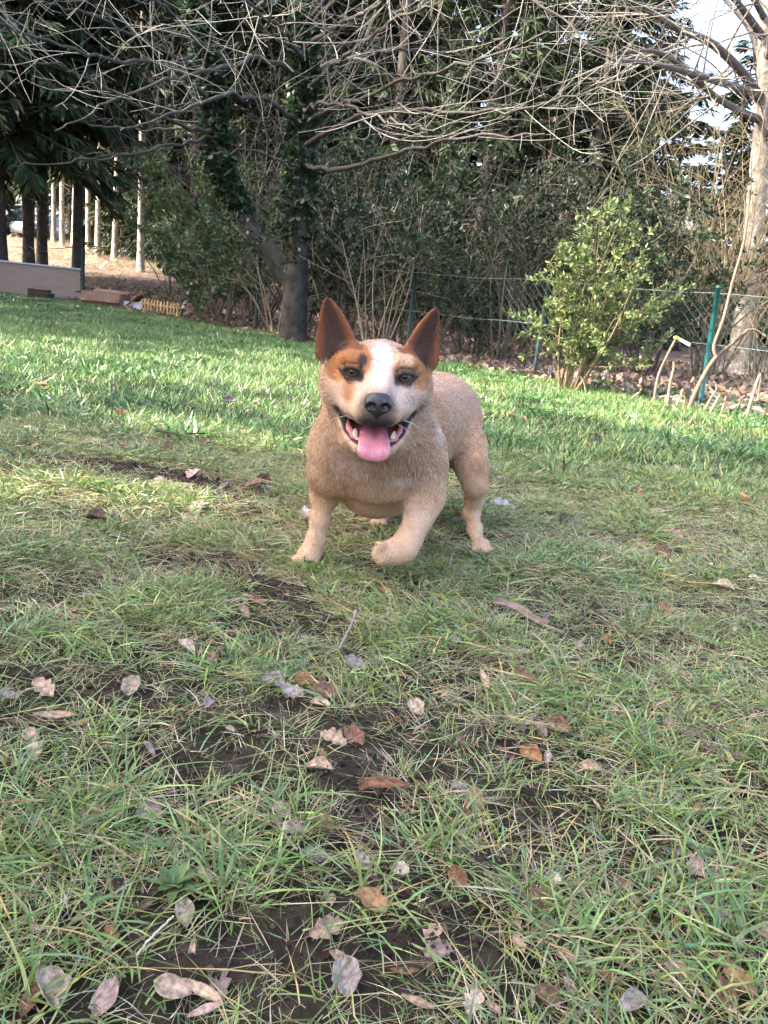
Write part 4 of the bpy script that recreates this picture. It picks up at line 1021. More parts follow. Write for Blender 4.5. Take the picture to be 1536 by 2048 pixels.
def leaf_data(kind, colour):
    if (kind, colour) not in LEAF_ME:
        V, F, C, st = LEAF_KINDS[kind]; c = np.array(LEAF_COL[colour])
        me = mk_mesh('leaf', V, F, np.clip(C * c, 0, .9)); me.materials.append(MAT_DEADLEAF)
        sm = MB(); sm.V, sm.F3, sm.F4, sm.n = list(st.V), list(st.F3), list(st.F4), st.n; sm.C = [np.tile(c * .6, (len(v), 1)) for v in st.V]
        s2 = sm.mesh('stalk'); s2.materials.append(MAT_DEADLEAF)
        LEAF_ME[(kind, colour)] = (me, s2)
    return LEAF_ME[(kind, colour)]
MAT_DEADLEAF = mat_attr('dead_leaf', rough=.70, trans=.10, spec=.2, vary=.28, noise_scale=6, noise_amt=.60, bump=.5)
def put_leaf(px, py, size, kind, colour, label, rng, group='fallen leaves on the lawn', ang=None, tilt=None, lift=.005):
    g = ground(px, py); L = size * g[1] / FPX * 1.1
    me, st = leaf_data(kind, colour)
    o = bpy.data.objects.new('dead_leaf', me); COL.objects.link(o); tag(o, label, 'leaf', group)
    o.location = (g[0], g[1], g[2] + lift + .06 * L); o.scale = (L, L, L)
    a = rng.uniform(0, 6.28) if ang is None else math.radians(ang)
    q = Quaternion((1, 0, 0), rng.uniform(.15, .6) if tilt is None else math.radians(tilt)) @ Quaternion((0, 1, 0), rng.normal(0, .2)) @ Quaternion((0, 0, 1), a)
    o.rotation_mode = 'QUATERNION'; o.rotation_quaternion = q
    md = o.modifiers.new('thickness', 'SOLIDIFY'); md.thickness = .012; md.offset = 0
    if size > 34:
        s = bpy.data.objects.new('stalk', st); COL.objects.link(s); s.parent = o
    return o

def lawn_leaves():
    rng = np.random.default_rng(61)
    for px, py, s, k, c, ang, lb in [
        (1445, 1183, 46, 0, 'cream', 75, 'pale cream oval leaf lying right of the dog at the lawn right side'), (1342, 1077, 46, 1, 'pink', 60, 'pinkish brown lobed leaf behind the cream leaf right of the dog'), (1322, 1117, 44, 3, 'dark', 20, 'dark brown round leaf standing upright right of the dog'),
        (1326, 1230, 40, 3, 'brown', 40, 'brown round leaf half hidden below the cream leaf'), (1505, 1163, 22, 0, 'white', 80, 'tiny whitish leaf by the right edge above the cream leaf'), (1485, 1007, 40, 4, 'orange', 20, 'rusty orange leaf in the grass near the right edge'),
        (993, 962, 36, 2, 'grey', 80, 'pale curled leaf beside the hind leg of the dog'), (1002, 1020, 52, 5, 'white', 85, 'whitish torn leaf right of the hind paw'), (1200, 1027, 38, 1, 'brown', 70, 'brown crumpled leaf in mid lawn right of the dog'), (1222, 1150, 44, 9, 'pink', 30, 'pale pink crumpled leaf left of the dark upright leaf'),
        (608, 1033, 36, 5, 'white', 10, 'whitish lavender leaf touching the standing front leg'), (395, 1025, 44, 1, 'pale', 160, 'pale pinkish leaf on the lawn left of the dog'), (190, 1045, 46, 6, 'dark', 80, 'dark brown curled leaf below the bare earth patch'), (525, 972, 38, 6, 'dark', 60, 'dark brown leaf at the right end of the bare earth'),
        (250, 1237, 26, 0, 'brown', 70, 'small brown leaf low left of the dog front paw'), (520, 1150, 24, 2, 'pale', 170, 'slim pale leaf just left of the standing paw'), (170, 1140, 38, 9, 'grey', 60, 'grey crumpled leaf near the left edge at paw height'), (470, 1138, 34, 1, 'dark', 75, 'dark folded leaf left of the standing paw'),
        (508, 1212, 36, 4, 'red', 75, 'reddish brown leaf below the standing paw'), (487, 1234, 38, 0, 'pink', 40, 'pinkish leaf right under the reddish leaf below the paw'), (770, 1190, 34, 1, 'red', 60, 'rusty leaf directly under the lifted paw'), (850, 1242, 44, 5, 'brown', 80, 'brown lobed leaf below and right of the lifted paw'),
        (372, 1305, 46, 0, 'pale', 60, 'pale tan oval leaf in the left middle grass'), (428, 1328, 40, 4, 'pink', 30, 'upright pinkish brown leaf right of the pale tan oval leaf'), (88, 1388, 62, 1, 'tan', 55, 'large curled tan leaf near the left edge'), (110, 1447, 92, 2, 'tan', 88, 'long tan leaf near the left edge under the curled one'), (20, 1400, 40, 9, 'grey', 80, 'pale grey leaf cut by the left edge of the picture'),
        (545, 1378, 52, 6, 'grey', 70, 'lavender grey leaf left of the cluster in the middle'), (585, 1398, 58, 1, 'grey', 60, 'big lavender grey lobed leaf in the middle cluster'), (650, 1397, 66, 5, 'brown', 80, 'brown leaf at the right of the middle cluster'), (640, 1418, 46, 4, 'cream', 75, 'yellowish leaf at the bottom of the middle cluster'), (712, 1338, 58, 9, 'grey', 70, 'greyish brown leaf at the foot of the upright twig'), (690, 1322, 30, 6, 'dark', 70, 'small dark leaf left of the upright twig foot'),
        (665, 1490, 60, 5, 'tan', 70, 'pale orange lobed leaf in the front middle'), (637, 1516, 42, 1, 'orange', 60, 'small orange lobed leaf below the pale orange one'), (637, 1549, 62, 0, 'tan', 78, 'tan pointed leaf below the small orange leaf'), (460, 1468, 26, 4, 'pale', 60, 'small pale leaf on bare soil in the front left'), (762, 1583, 116, 7, 'red', 84, 'large red-brown long leaf in the front middle'),
        (258, 1597, 46, 4, 'tan', 60, 'light brown leaf in the front left grass'), (300, 1640, 62, 6, 'grey', 75, 'lavender grey leaf in the front left'), (362, 1645, 42, 0, 'tan', 50, 'orange-tan leaf right of the lavender grey leaf in front'), (235, 1638, 26, 4, 'pink', 80, 'small pink leaf left of the front lavender leaf'), (425, 1690, 40, 5, 'orange', 40, 'orange seed-like leaf in the front left'),
        (875, 1703, 48, 4, 'red', 20, 'triangular red-brown leaf standing in the front middle'), (628, 1722, 62, 9, 'grey', 75, 'folded grey-brown leaf in the front middle'), (1104, 1770, 42, 3, 'white', 60, 'white round leaf in the front right'), (1080, 1813, 86, 8, 'brown', 82, 'curled brown leaf below the white round leaf'), (1350, 1721, 66, 2, 'grey', 80, 'curved lavender leaf in the front right'), (1392, 1736, 34, 7, 'orange', 130, 'slim orange leaf tip beside the curved lavender leaf'), (1330, 1700, 34, 6, 'brown', 60, 'brown leaf behind the curved lavender leaf'),
        (1357, 1612, 48, 2, 'grey', 5, 'upright lavender leaf near the right in front'), (1328, 1620, 40, 7, 'grey', 130, 'narrow grey leaf left of the upright lavender leaf'), (1036, 1900, 42, 1, 'tan', 30, 'tan brown leaf in the front right near the bottom'), (1136, 1988, 46, 4, 'pale', 25, 'pale pink leaf standing near the bottom right'), (1090, 2010, 66, 6, 'brown', 60, 'brown leaf at the bottom left of the pale pink one'), (1128, 1925, 48, 9, 'tan', 70, 'crumpled tan leaf above the pale pink one'), (850, 1945, 40, 6, 'brown', 80, 'brown leaf at the bottom middle'), (835, 2018, 80, 7, 'tan', 75, 'long tan leaf at the bottom middle edge'), (985, 2030, 40, 4, 'pink', 60, 'pinkish leaf at the bottom edge middle right'),
        (1060, 1452, 50, 2, 'grey', 140, 'silvery slim leaf right of the dog in front'), (1075, 1470, 46, 0, 'pink', 40, 'pink leaf beside the silvery slim leaf'), (1112, 1468, 52, 6, 'brown', 70, 'brown leaf right of the silvery slim leaf'), (966, 1372, 62, 2, 'tan', 10, 'tall twisted tan leaf below the dog'), (1040, 1366, 58, 5, 'brown', 65, 'brown lobed leaf right of the twisted tan leaf'), (1082, 1352, 40, 7, 'cream', 75, 'slim yellow leaf right of the brown lobed leaf'), (1176, 1547, 50, 0, 'tan', 80, 'pale tan oval leaf in the front right'), (950, 1613, 52, 3, 'tan', 30, 'half shaded tan leaf in the front right of middle'), (915, 1581, 38, 9, 'grey', 80, 'grey leaf left of the half shaded tan leaf'), (917, 1490, 26, 6, 'brown', 20, 'small brown leaf under the soil hole in front'),
        (1387, 1476, 62, 7, 'tan', 130, 'long tan leaf in the middle right'), (1425, 1435, 40, 2, 'brown', 150, 'slim brown leaf above the long tan leaf at right'), (1213, 1287, 30, 4, 'orange', 30, 'small orange-brown leaf right of the bark strip'), (1090, 1245, 46, 7, 'grey', 150, 'dark grey slim leaf above the end of the bark strip'), (885, 1300, 40, 9, 'grey', 130, 'grey leaf left below the bark strip'), (400, 2002, 118, 2, 'tan', 65, 'big folded tan leaf at the bottom left'), (432, 1985, 60, 7, 'pale', 25, 'upright pale leaf tip on the big folded tan leaf'), (385, 1925, 74, 7, 'tan', 8, 'tall dry tan leaf standing in soil at the bottom left'), (70, 1870, 30, 4, 'pale', 70, 'small pale leaf at the lower left edge')]:
        put_leaf(px, py, s, k, c, lb, rng, ang=ang)
    # the many small ones farther back
    cols = ['brown', 'tan', 'pale', 'grey', 'red', 'orange', 'dark', 'pink', 'cream']
    for k in range(85):
        py = rng.uniform(655, 1010); px = rng.uniform(-20, 1556); g = ground(px, py)
        if lawn_side(g[0], g[1]) < .25 or (600 < px < 1000 and py > 700): continue
        put_leaf(px, py, rng.uniform(.026, .055) * FPX / g[1], int(rng.integers(0, 10)), cols[int(rng.integers(0, 9))], 'small fallen leaf scattered on the lawn behind or beside the dog', rng, 'small leaves on the far lawn', lift=.012)
    for k in range(125):
        py = rng.uniform(1010, 2040) ; px = rng.uniform(0, 1536); g = ground(px, py)
        if 560 < px < 1000 and py < 1150: continue
        put_leaf(px, py, rng.uniform(.012, .030) * FPX / g[1], int(rng.integers(0, 10)), cols[int(rng.integers(0, 9))], 'small crumpled leaf bit lying among the foreground grass', rng, 'leaf bits in the foreground', lift=.005)
lawn_leaves()

def lawn_sticks():
    rng = np.random.default_rng(71)
    def lying(name, pts, r, label, col, cat='stick', lift=.012):
        P = []
        for px, py in pts: g = ground(px, py); P.append([g[0], g[1], g[2] + lift])
        P = np.array(P); b = P[0].copy(); C = spline(np.column_stack([P, np.linspace(r[0], r[1], len(P))]), 16); C[1:-1, :3] += rng.normal(0, .0004, (14, 3))
        root = tag(empty(name, b), label, cat); m = MB(); m.tube(C[:, :3] - b, C[:, 3], 8, col=np.asarray(col) * rng.uniform(.75, 1.2, (16, 1))); m.build('shaft', MAT_STICK, root); return root, b, C
    r, b, C = lying('bark_strip', [(985, 1218), (1020, 1226), (1060, 1250), (1095, 1268), (1128, 1281)], (.0040, .0030), 'curled pinkish bark strip lying on the lawn right below the dog', (.24, .175, .15), 'bark')
    Vs = []; n = 12
    for i in range(n): Vs += [C[i, :3] - b + [0, .000, .004], C[i, :3] - b + [.002, .006 * math.sin(i / n * 3.1), .008 + .003 * math.sin(i * 1.3)]]
    m = MB(); m.add(np.array(Vs), np.array([[2 * i, 2 * i + 2, 2 * i + 3, 2 * i + 1] for i in range(n - 1)]), (.17, .125, .11)); m.build('curled_edge', MAT_STICK, r)
    lying('dead_twig', [(708, 1258), (700, 1285), (688, 1310), (676, 1335)], (.0020, .0013), 'thin grey twig sticking up in the grass below the dog', (.26, .22, .19), lift=.03)
    lying('pale_stick', [(272, 1958), (300, 1920), (345, 1876)], (.0010, .0008), 'straight pale straw stick on the soil at the bottom left', (.46, .41, .33), lift=.02)
    lying('dead_twig', [(540, 1630), (560, 1680), (592, 1722)], (.0009, .0006), 'thin broken twig leading down to the folded grey-brown leaf', (.30, .25, .20), lift=.012)
    lying('dead_twig', [(310, 880), (355, 888), (400, 900)], (.003, .002), 'short dark twig above the bare earth patch', (.10, .085, .07), lift=.03)
    # rosette weed
    g = ground(350, 1790); root = tag(empty('rosette_weed', g), 'small fresh green rosette weed with pointed leaves in the front left', 'plant')
    ml = MAT_LEAF
    for k in range(15):
        a = k * 2.4; L = .030 * (1 - .3 * (k / 15)) * rng.uniform(.85, 1.15); el = .35 + .75 * k / 15; u = np.linspace(0, 1, 7)
        hw = .0042 * np.sin(np.clip(u * .92 + .08, 0, 1) * math.pi) ** .8; dr = np.array([math.cos(a), math.sin(a), 0])
        P = dr * (u * L * math.cos(el))[:, None] + np.array([0, 0, 1]) * ((u * math.sin(el) - .35 * u ** 2) * L)[:, None] + [0, 0, .008]; sd = np.array([-dr[1], dr[0], 0])
        V = np.concatenate([P - sd * hw[:, None] + [0, 0, .0012], P, P + sd * hw[:, None] + [0, 0, .0012]]); F = [[i, i + 1, 7 + i + 1, 7 + i] for i in range(6)] + [[7 + i, 7 + i + 1, 14 + i + 1, 14 + i] for i in range(6)]
        m = MB(); m.add(V, np.array(F), np.array([.105, .16, .055]) * rng.uniform(.85, 1.2)); m.build('leaf', ml, root)
lawn_sticks()
# ================================================================== DOG
def smin(a, b, k):
    h = np.maximum(k - np.abs(a - b), 0) / k
    return np.minimum(a, b) - h * h * k * 0.25

class Field:
    """signed distance grid: solids are blended into one continuous body"""
    def __init__(s, lo, hi, res):
        s.lo = np.asarray(lo, float); s.res = res
        s.n = np.ceil((np.asarray(hi) - s.lo) / res).astype(int) + 1
        s.D = np.full(s.n, 0.06, np.float32)
        s.ax = [(s.lo[i] + res * np.arange(s.n[i])).astype(np.float32) for i in range(3)]
    def sub(s, lo, hi):
        a = np.clip(np.floor((np.asarray(lo) - s.lo) / s.res).astype(int), 0, s.n); b = np.clip(np.ceil((np.asarray(hi) - s.lo) / s.res).astype(int) + 1, 0, s.n)
        sl = tuple(slice(int(p), int(q)) for p, q in zip(a, b))
        X, Y, Z = np.meshgrid(*[s.ax[i][sl[i]] for i in range(3)], indexing='ij', sparse=True)
        return sl, X, Y, Z
    def put(s, sl, d, k, op='add'):
        if op == 'add': s.D[sl] = smin(s.D[sl], d, k)
        else: s.D[sl] = -smin(-s.D[sl], d, k)
    def cone(s, a, b, ra, rb, k=0.02, op='add'):
        a = np.asarray(a, float); b = np.asarray(b, float); m = max(ra, rb) + k + 0.012
        sl, X, Y, Z = s.sub(np.minimum(a, b) - m, np.maximum(a, b) + m)
        ab = b - a; L = float(ab @ ab) + 1e-12
        t = np.clip(((X - a[0]) * ab[0] + (Y - a[1]) * ab[1] + (Z - a[2]) * ab[2]) / L, 0, 1)
        d = np.sqrt((X - a[0] - t * ab[0]) ** 2 + (Y - a[1] - t * ab[1]) ** 2 + (Z - a[2] - t * ab[2]) ** 2) - (ra + (rb - ra) * t)
        s.put(sl, d.astype(np.float32), k, op)
    def chain(s, pts, k=0.02, op='add'):
        for (a, ra), (b, rb) in zip(pts[:-1], pts[1:]): s.cone(a, b, ra, rb, k, op)
    def ell(s, c, r, M=np.eye(3), k=0.02, op='add'):
        c = np.asarray(c, float); r = np.asarray(r, float); M = np.asarray(M); m = np.abs(M) @ r + k + 0.012
        sl, X, Y, Z = s.sub(c - m, c + m)
        x, y, z = X - c[0], Y - c[1], Z - c[2]
        q = [x * M[0, i] + y * M[1, i] + z * M[2, i] for i in range(3)]
        k0 = np.sqrt(sum((q[i] / r[i]) ** 2 for i in range(3))); k1 = np.sqrt(sum((q[i] / r[i] ** 2) ** 2 for i in range(3))) + 1e-9
        s.put(sl, (k0 * (k0 - 1) / k1).astype(np.float32), k, op)
    def surface(s):
        D = s.D; n = s.n; I = D < 0
        c = np.zeros(tuple(n - 1), np.int8)
        for dx in (0, 1):
            for dy in (0, 1):
                for dz in (0, 1):
                    c += I[dx:n[0] - 1 + dx, dy:n[1] - 1 + dy, dz:n[2] - 1 + dz]
        act = (c > 0) & (c < 8); ids = np.full(act.shape, -1, np.int64); cells = np.argwhere(act); ids[act] = np.arange(len(cells))
        acc = np.zeros((len(cells), 3)); cnt = np.zeros(len(cells))
        cor = [(dx, dy, dz) for dx in (0, 1) for dy in (0, 1) for dz in (0, 1)]
        val = {q: D[cells[:, 0] + q[0], cells[:, 1] + q[1], cells[:, 2] + q[2]].astype(float) for q in cor}
        for i, p in enumerate(cor):
            for q in cor[i + 1:]:
                if sum(abs(u - v) for u, v in zip(p, q)) != 1: continue
                a, b = val[p], val[q]; m = (a < 0) != (b < 0)
                t = np.where(m, a / np.where(m, a - b, 1), 0)
                acc += m[:, None] * (np.array(p) + t[:, None] * (np.array(q) - np.array(p))); cnt += m
        V = s.lo + s.res * (cells + acc / np.maximum(cnt, 1)[:, None])
        F = []
        for ax in range(3):
            u, v = (ax + 1) % 3, (ax + 2) % 3
            sa = [slice(1, n[i] - 1) for i in range(3)]; sb = list(sa); sa[ax] = slice(0, n[ax] - 1); sb[ax] = slice(1, n[ax])
            A = I[tuple(sa)]; B = I[tuple(sb)]
            e = np.argwhere(A != B); flip = A[A != B]
            for i in range(3):
                if i != ax: e[:, i] += 1
            def cell(du, dv):
                q = e.copy(); q[:, u] += du; q[:, v] += dv; return ids[q[:, 0], q[:, 1], q[:, 2]]
            Q = np.stack([cell(-1, -1), cell(0, -1), cell(0, 0), cell(-1, 0)], -1)
            Q[~flip] = Q[~flip][:, ::-1]
            F.append(Q)
        F = np.concatenate(F); F = F[(F >= 0).all(1)]
        # gentle relaxation
        E = np.concatenate([F[:, [0, 1]], F[:, [1, 2]], F[:, [2, 3]], F[:, [3, 0]]])
        for _ in range(2):
            S = np.zeros_like(V); w = np.zeros(len(V))
            for ax in range(3): S[:, ax] = np.bincount(E[:, 0], V[E[:, 1], ax], len(V)) + np.bincount(E[:, 1], V[E[:, 0], ax], len(V))
            w = np.bincount(E[:, 0], minlength=len(V)) + np.bincount(E[:, 1], minlength=len(V))
            V = V * .5 + .5 * S / np.maximum(w, 1)[:, None]
        return V, F

def vert_normals(V, F):
    n = np.cross(V[F[:, 2]] - V[F[:, 0]], V[F[:, 3]] - V[F[:, 1]])
    NV = np.zeros_like(V)
    for i in range(4):
        for ax in range(3): NV[:, ax] += np.bincount(F[:, i], n[:, ax], len(V))
    return NV / (np.linalg.norm(NV, axis=1, keepdims=True) + 1e-12)

# head frame: right, forward (towards the viewer), up
HA = math.radians(10)
HO = at(756, 750, 1.335)
HW = math.radians(4.0)                     # head turned a little to the viewer's right
HX = np.array([math.cos(HW), math.sin(HW), 0.025]); HX /= np.linalg.norm(HX)
HY = np.array([math.sin(HW) * math.cos(HA), -math.cos(HW) * math.cos(HA), -math.sin(HA)]); HY -= HX * (HX @ HY); HY /= np.linalg.norm(HY)
HZ = np.cross(HX, HY); HZ = HZ if HZ[2] > 0 else -HZ
HM = np.stack([HX, HY, HZ], 1)
def hp(a, b, c): return HO + HM @ np.array([a, b, c], float)
def to_head(P): return (P - HO) @ HM
EYES = [np.array([-.0415, .0130, .0065]), np.array([.0420, .0130, .0045])]
NOSE = np.array([.000, .083, -.0215])

EARS = []      # base, tip, forward-facing normal in head space
for s_, base, tip, nrm, hw in ((-1, (-.065, -.050, .006), (-.089, -.056, .106), (-.22, .97, .05), .042), (1, (.067, -.050, .002), (.088, -.056, .103), (.34, .94, .05), .039)):
    base = np.array(base); tip = np.array(tip); v = tip - base; L = np.linalg.norm(v); v /= L
    w = np.array(nrm, float); w -= v * (w @ v); w /= np.linalg.norm(w)
    EARS.append((base, v, np.cross(v, w), w, L, hw, s_))

def ear_coords(h, e):
    base, v, u, w, L, hw, s_ = e
    q = h - base
    return (q @ u), (q @ v) / L, (q @ w)

def make_dog_body():
    fld = Field((-.26, 1.18, -.015), (.36, 2.24, .53), 0.0031)
    def B(px, py, Y, rpx): return (at(px, py, Y), rpx * Y / FPX)
    # trunk: deep chest, tucked loin, hips
    fld.chain([B(752, 892, 1.51, 114), B(788, 872, 1.66, 104), B(830, 852, 1.82, 88), B(872, 836, 1.97, 82), B(882, 842, 2.04, 72)], k=.04)
    fld.chain([B(752, 955, 1.545, 84), B(772, 950, 1.64, 84)], k=.03)                        # brisket
    fld.chain([B(676, 905, 1.475, 60), B(668, 945, 1.475, 50)], k=.022); fld.chain([B(828, 905, 1.47, 62), B(838, 950, 1.455, 52)], k=.022)
    fld.ell(at(752, 935, 1.44), (.075, .05, .062), k=.03)                                  # breast                       # shoulders
    fld.chain([B(752, 862, 1.49, 108), B(757, 800, 1.475, 92), B(757, 765, 1.46, 80)], k=.035)                     # neck and ruff
    fld.chain([B(702, 895, 1.45, 66), B(800, 897, 1.455, 68)], k=.04)
    # standing front leg
    fld.chain([B(660, 940, 1.48, 44), B(649, 987, 1.50, 27), B(640, 1040, 1.49, 17), B(631, 1080, 1.485, 16.5), B(621, 1103, 1.475, 18)], k=.018)
    pw = ground(612, 1128)
    fld.ell(pw + np.array([.004, -.002, .018]), (.022, .028, .017), k=.014)
    for i, dx in enumerate((-.019, -.007, .006, .018)):
        fld.ell(pw + np.array([dx, -.024 + .004 * abs(i - 1.5), .011]), (.0075, .012, .0105), k=.006)
    # lifted front leg, wrist folded
    fld.chain([B(838, 940, 1.47, 54), B(850, 1000, 1.44, 34), B(836, 1040, 1.415, 25), B(818, 1078, 1.385, 23), B(806, 1098, 1.37, 24.5)], k=.02)
    fld.chain([B(806, 1100, 1.37, 25), B(782, 1105, 1.36, 22), B(764, 1108, 1.352, 19)], k=.015)
    for px_, py_ in ((760, 1092), (754, 1101), (754, 1112), (762, 1120)):
        p_, r_ = B(px_, py_, 1.345, 11.5); fld.ell(p_, (r_, r_ * 1.1, r_ * .85), k=.005)
    # hind leg on the viewer's right
    fld.chain([B(896, 850, 1.95, 60), B(928, 895, 1.87, 42), B(945, 938, 1.79, 30), B(951, 972, 1.78, 21), B(948, 1000, 1.81, 16), B(943, 1026, 1.83, 14.5), B(950, 1058, 1.77, 11.5), B(957, 1088, 1.72, 13)], k=.022)
    fld.cone(at(936, 1018, 1.85), at(931, 1029, 1.855), .013, .011, k=.010)
    hw_ = ground(962, 1106)
    fld.ell(hw_ + np.array([-.002, .002, .016]), (.019, .026, .015), k=.014)
    for i, dx in enumerate((-.017, -.006, .006, .017)):
        fld.ell(hw_ + np.array([dx, -.022 + .004 * abs(i - 1.5), .010]), (.007, .011, .0095), k=.006)
    # far hind leg, mostly hidden under the belly
    h2 = ground(757, 1051)
    fld.chain([B(845, 850, 1.95, 60), B(842, 905, 1.86, 42), B(835, 955, 1.84, 26), B(812, 1000, 1.94, 15), (h2 + np.array([.03, .07, .05]), .013), (h2 + np.array([.008, .02, .025]), .013)], k=.02)
    fld.ell(h2 + np.array([0, 0, .015]), (.018, .025, .014), k=.012)
    for dx in (-.012, 0, .012): fld.ell(h2 + np.array([dx, -.021, .010]), (.007, .010, .009), k=.005)
    # short hanging tail
    tb = at(892, 800, 2.06)
    fld.chain([(tb, .028), (tb + np.array([.02, .07, -.05]), .022), (tb + np.array([.03, .11, -.14]), .012)], k=.02)
    # ---- head
    fld.ell(hp(0, -.055, -.027), (.080, .084, .057), HM, k=.03)                             # skull
    fld.ell(hp(0, -.030, -.004), (.050, .055, .033), HM, k=.03)
    for s in (-1, 1): fld.ell(hp(.045 * s, -.034, .012), (.026, .03, .024), HM, k=.018)     # temples                             # forehead
    for s in (-1, 1):
        fld.ell(hp(.050 * s, -.042, -.032), (.038, .055, .048), HM, k=.025)                 # cheeks
        fld.ell(hp(.040 * s, .003, .024), (.022, .017, .010), HM, k=.015)                  # brows
        fld.cone(hp(.052 * s, -.01, -.030), hp(.030 * s, .03, -.036), .024, .020, k=.02)
    fld.cone(hp(0, -.005, -.008), hp(0, .066, -.019), .033, .0225, k=.022)                 # bridge of the nose
    for s in (-1, 1):
        fld.chain([(hp(.043 * s, -.012, -.042), .0215), (hp(.029 * s, .025, -.043), .0212), (hp(.0165 * s, .058, -.042), .0190), (hp(.009 * s, .068, -.041), .017)], k=.016)   # lips
    fld.ell(hp(0, -.055, -.085), (.066, .06, .05), HM, k=.03)                              # throat
    # mouth opening
    fld.ell(hp(0, .020, -.078), (.044, .056, .018), HM, k=.008, op='cut')
    fld.ell(hp(0, .045, -.083), (.035, .045, .016), HM, k=.008, op='cut')
    # lower jaw: a rim with a floor
    jr = [(-.057, -.006, -.062, .0085), (-.049, .014, -.083, .0085), (-.039, .034, -.097, .0085), (-.024, .049, -.1055, .0085), (0, .055, -.110, .0085)]
    jr = jr + [(-a, b, c, r) for a, b, c, r in jr[-2::-1]]
    fld.chain([(hp(a, b, c), r) for a, b, c, r in jr], k=.008)
    fld.ell(hp(0, .012, -.108), (.042, .046, .0125), HM, k=.012)
    fld.ell(hp(0, -.03, -.115), (.055, .05, .03), HM, k=.03)
    # eye sockets and lids
    for s, e in zip((-1, 1), EYES):
        fld.ell(hp(*(e + [0, .010, 0])), (.0175, .014, .0135), HM, k=.006, op='cut')
        for z, r, dz in ((.0100, .0042, .0), (-.0098, .0036, .0)):
            P_ = [(hp(*(e + np.array([-s * .017, .008, -.003]))), r), (hp(*(e + np.array([-s * .006, .0125, z]))), r), (hp(*(e + np.array([s * .006, .0105, z * .95]))), r), (hp(*(e + np.array([s * .0175, .001, .003]))), r)]
            fld.chain(P_, k=.004)
    # ears: thin cupped shells
    for e in EARS:
        base, v, u, w, L, hw, s_ = e
        c = HO + HM @ (base + v * L * .5); m = .085
        sl, X, Y, Z = fld.sub(c - m, c + m)
        X, Y, Z = np.broadcast_arrays(X, Y, Z)
        h = (np.stack([X, Y, Z], -1).astype(float) - HO) @ HM
        uu, vv, ww = ear_coords(h, e)
        vc = np.clip(vv, 0, 1)
        half = hw * np.power(np.clip(1.001 - vc, 0, 1), .60) * (1 - .42 * smooth(.22, -.15, vv))
        w0 = (8.0 * (1 - .5 * vc)) * uu ** 2 - .010 * (1 - vc) - .004 * np.sin(vc * math.pi)
        d = np.maximum(np.abs(ww - w0) * .9 - .0030 - .0025 * (1 - vc), (np.abs(uu) - half) * .85)
        d = np.maximum(d, (vv - 1.0) * L); d = np.maximum(d, (-.16 - vv) * L)
        fld.put(sl, d.astype(np.float32), .007)
    return fld.surface()

def blob(h, c, r, soft=.35):
    d = np.sqrt((((h - np.asarray(c)) / np.asarray(r)) ** 2).sum(1))
    return smooth(1 + soft, 1 - soft, d)

def mixc(c, col, m):
    return c * (1 - m[:, None]) + np.asarray(col) * m[:, None]

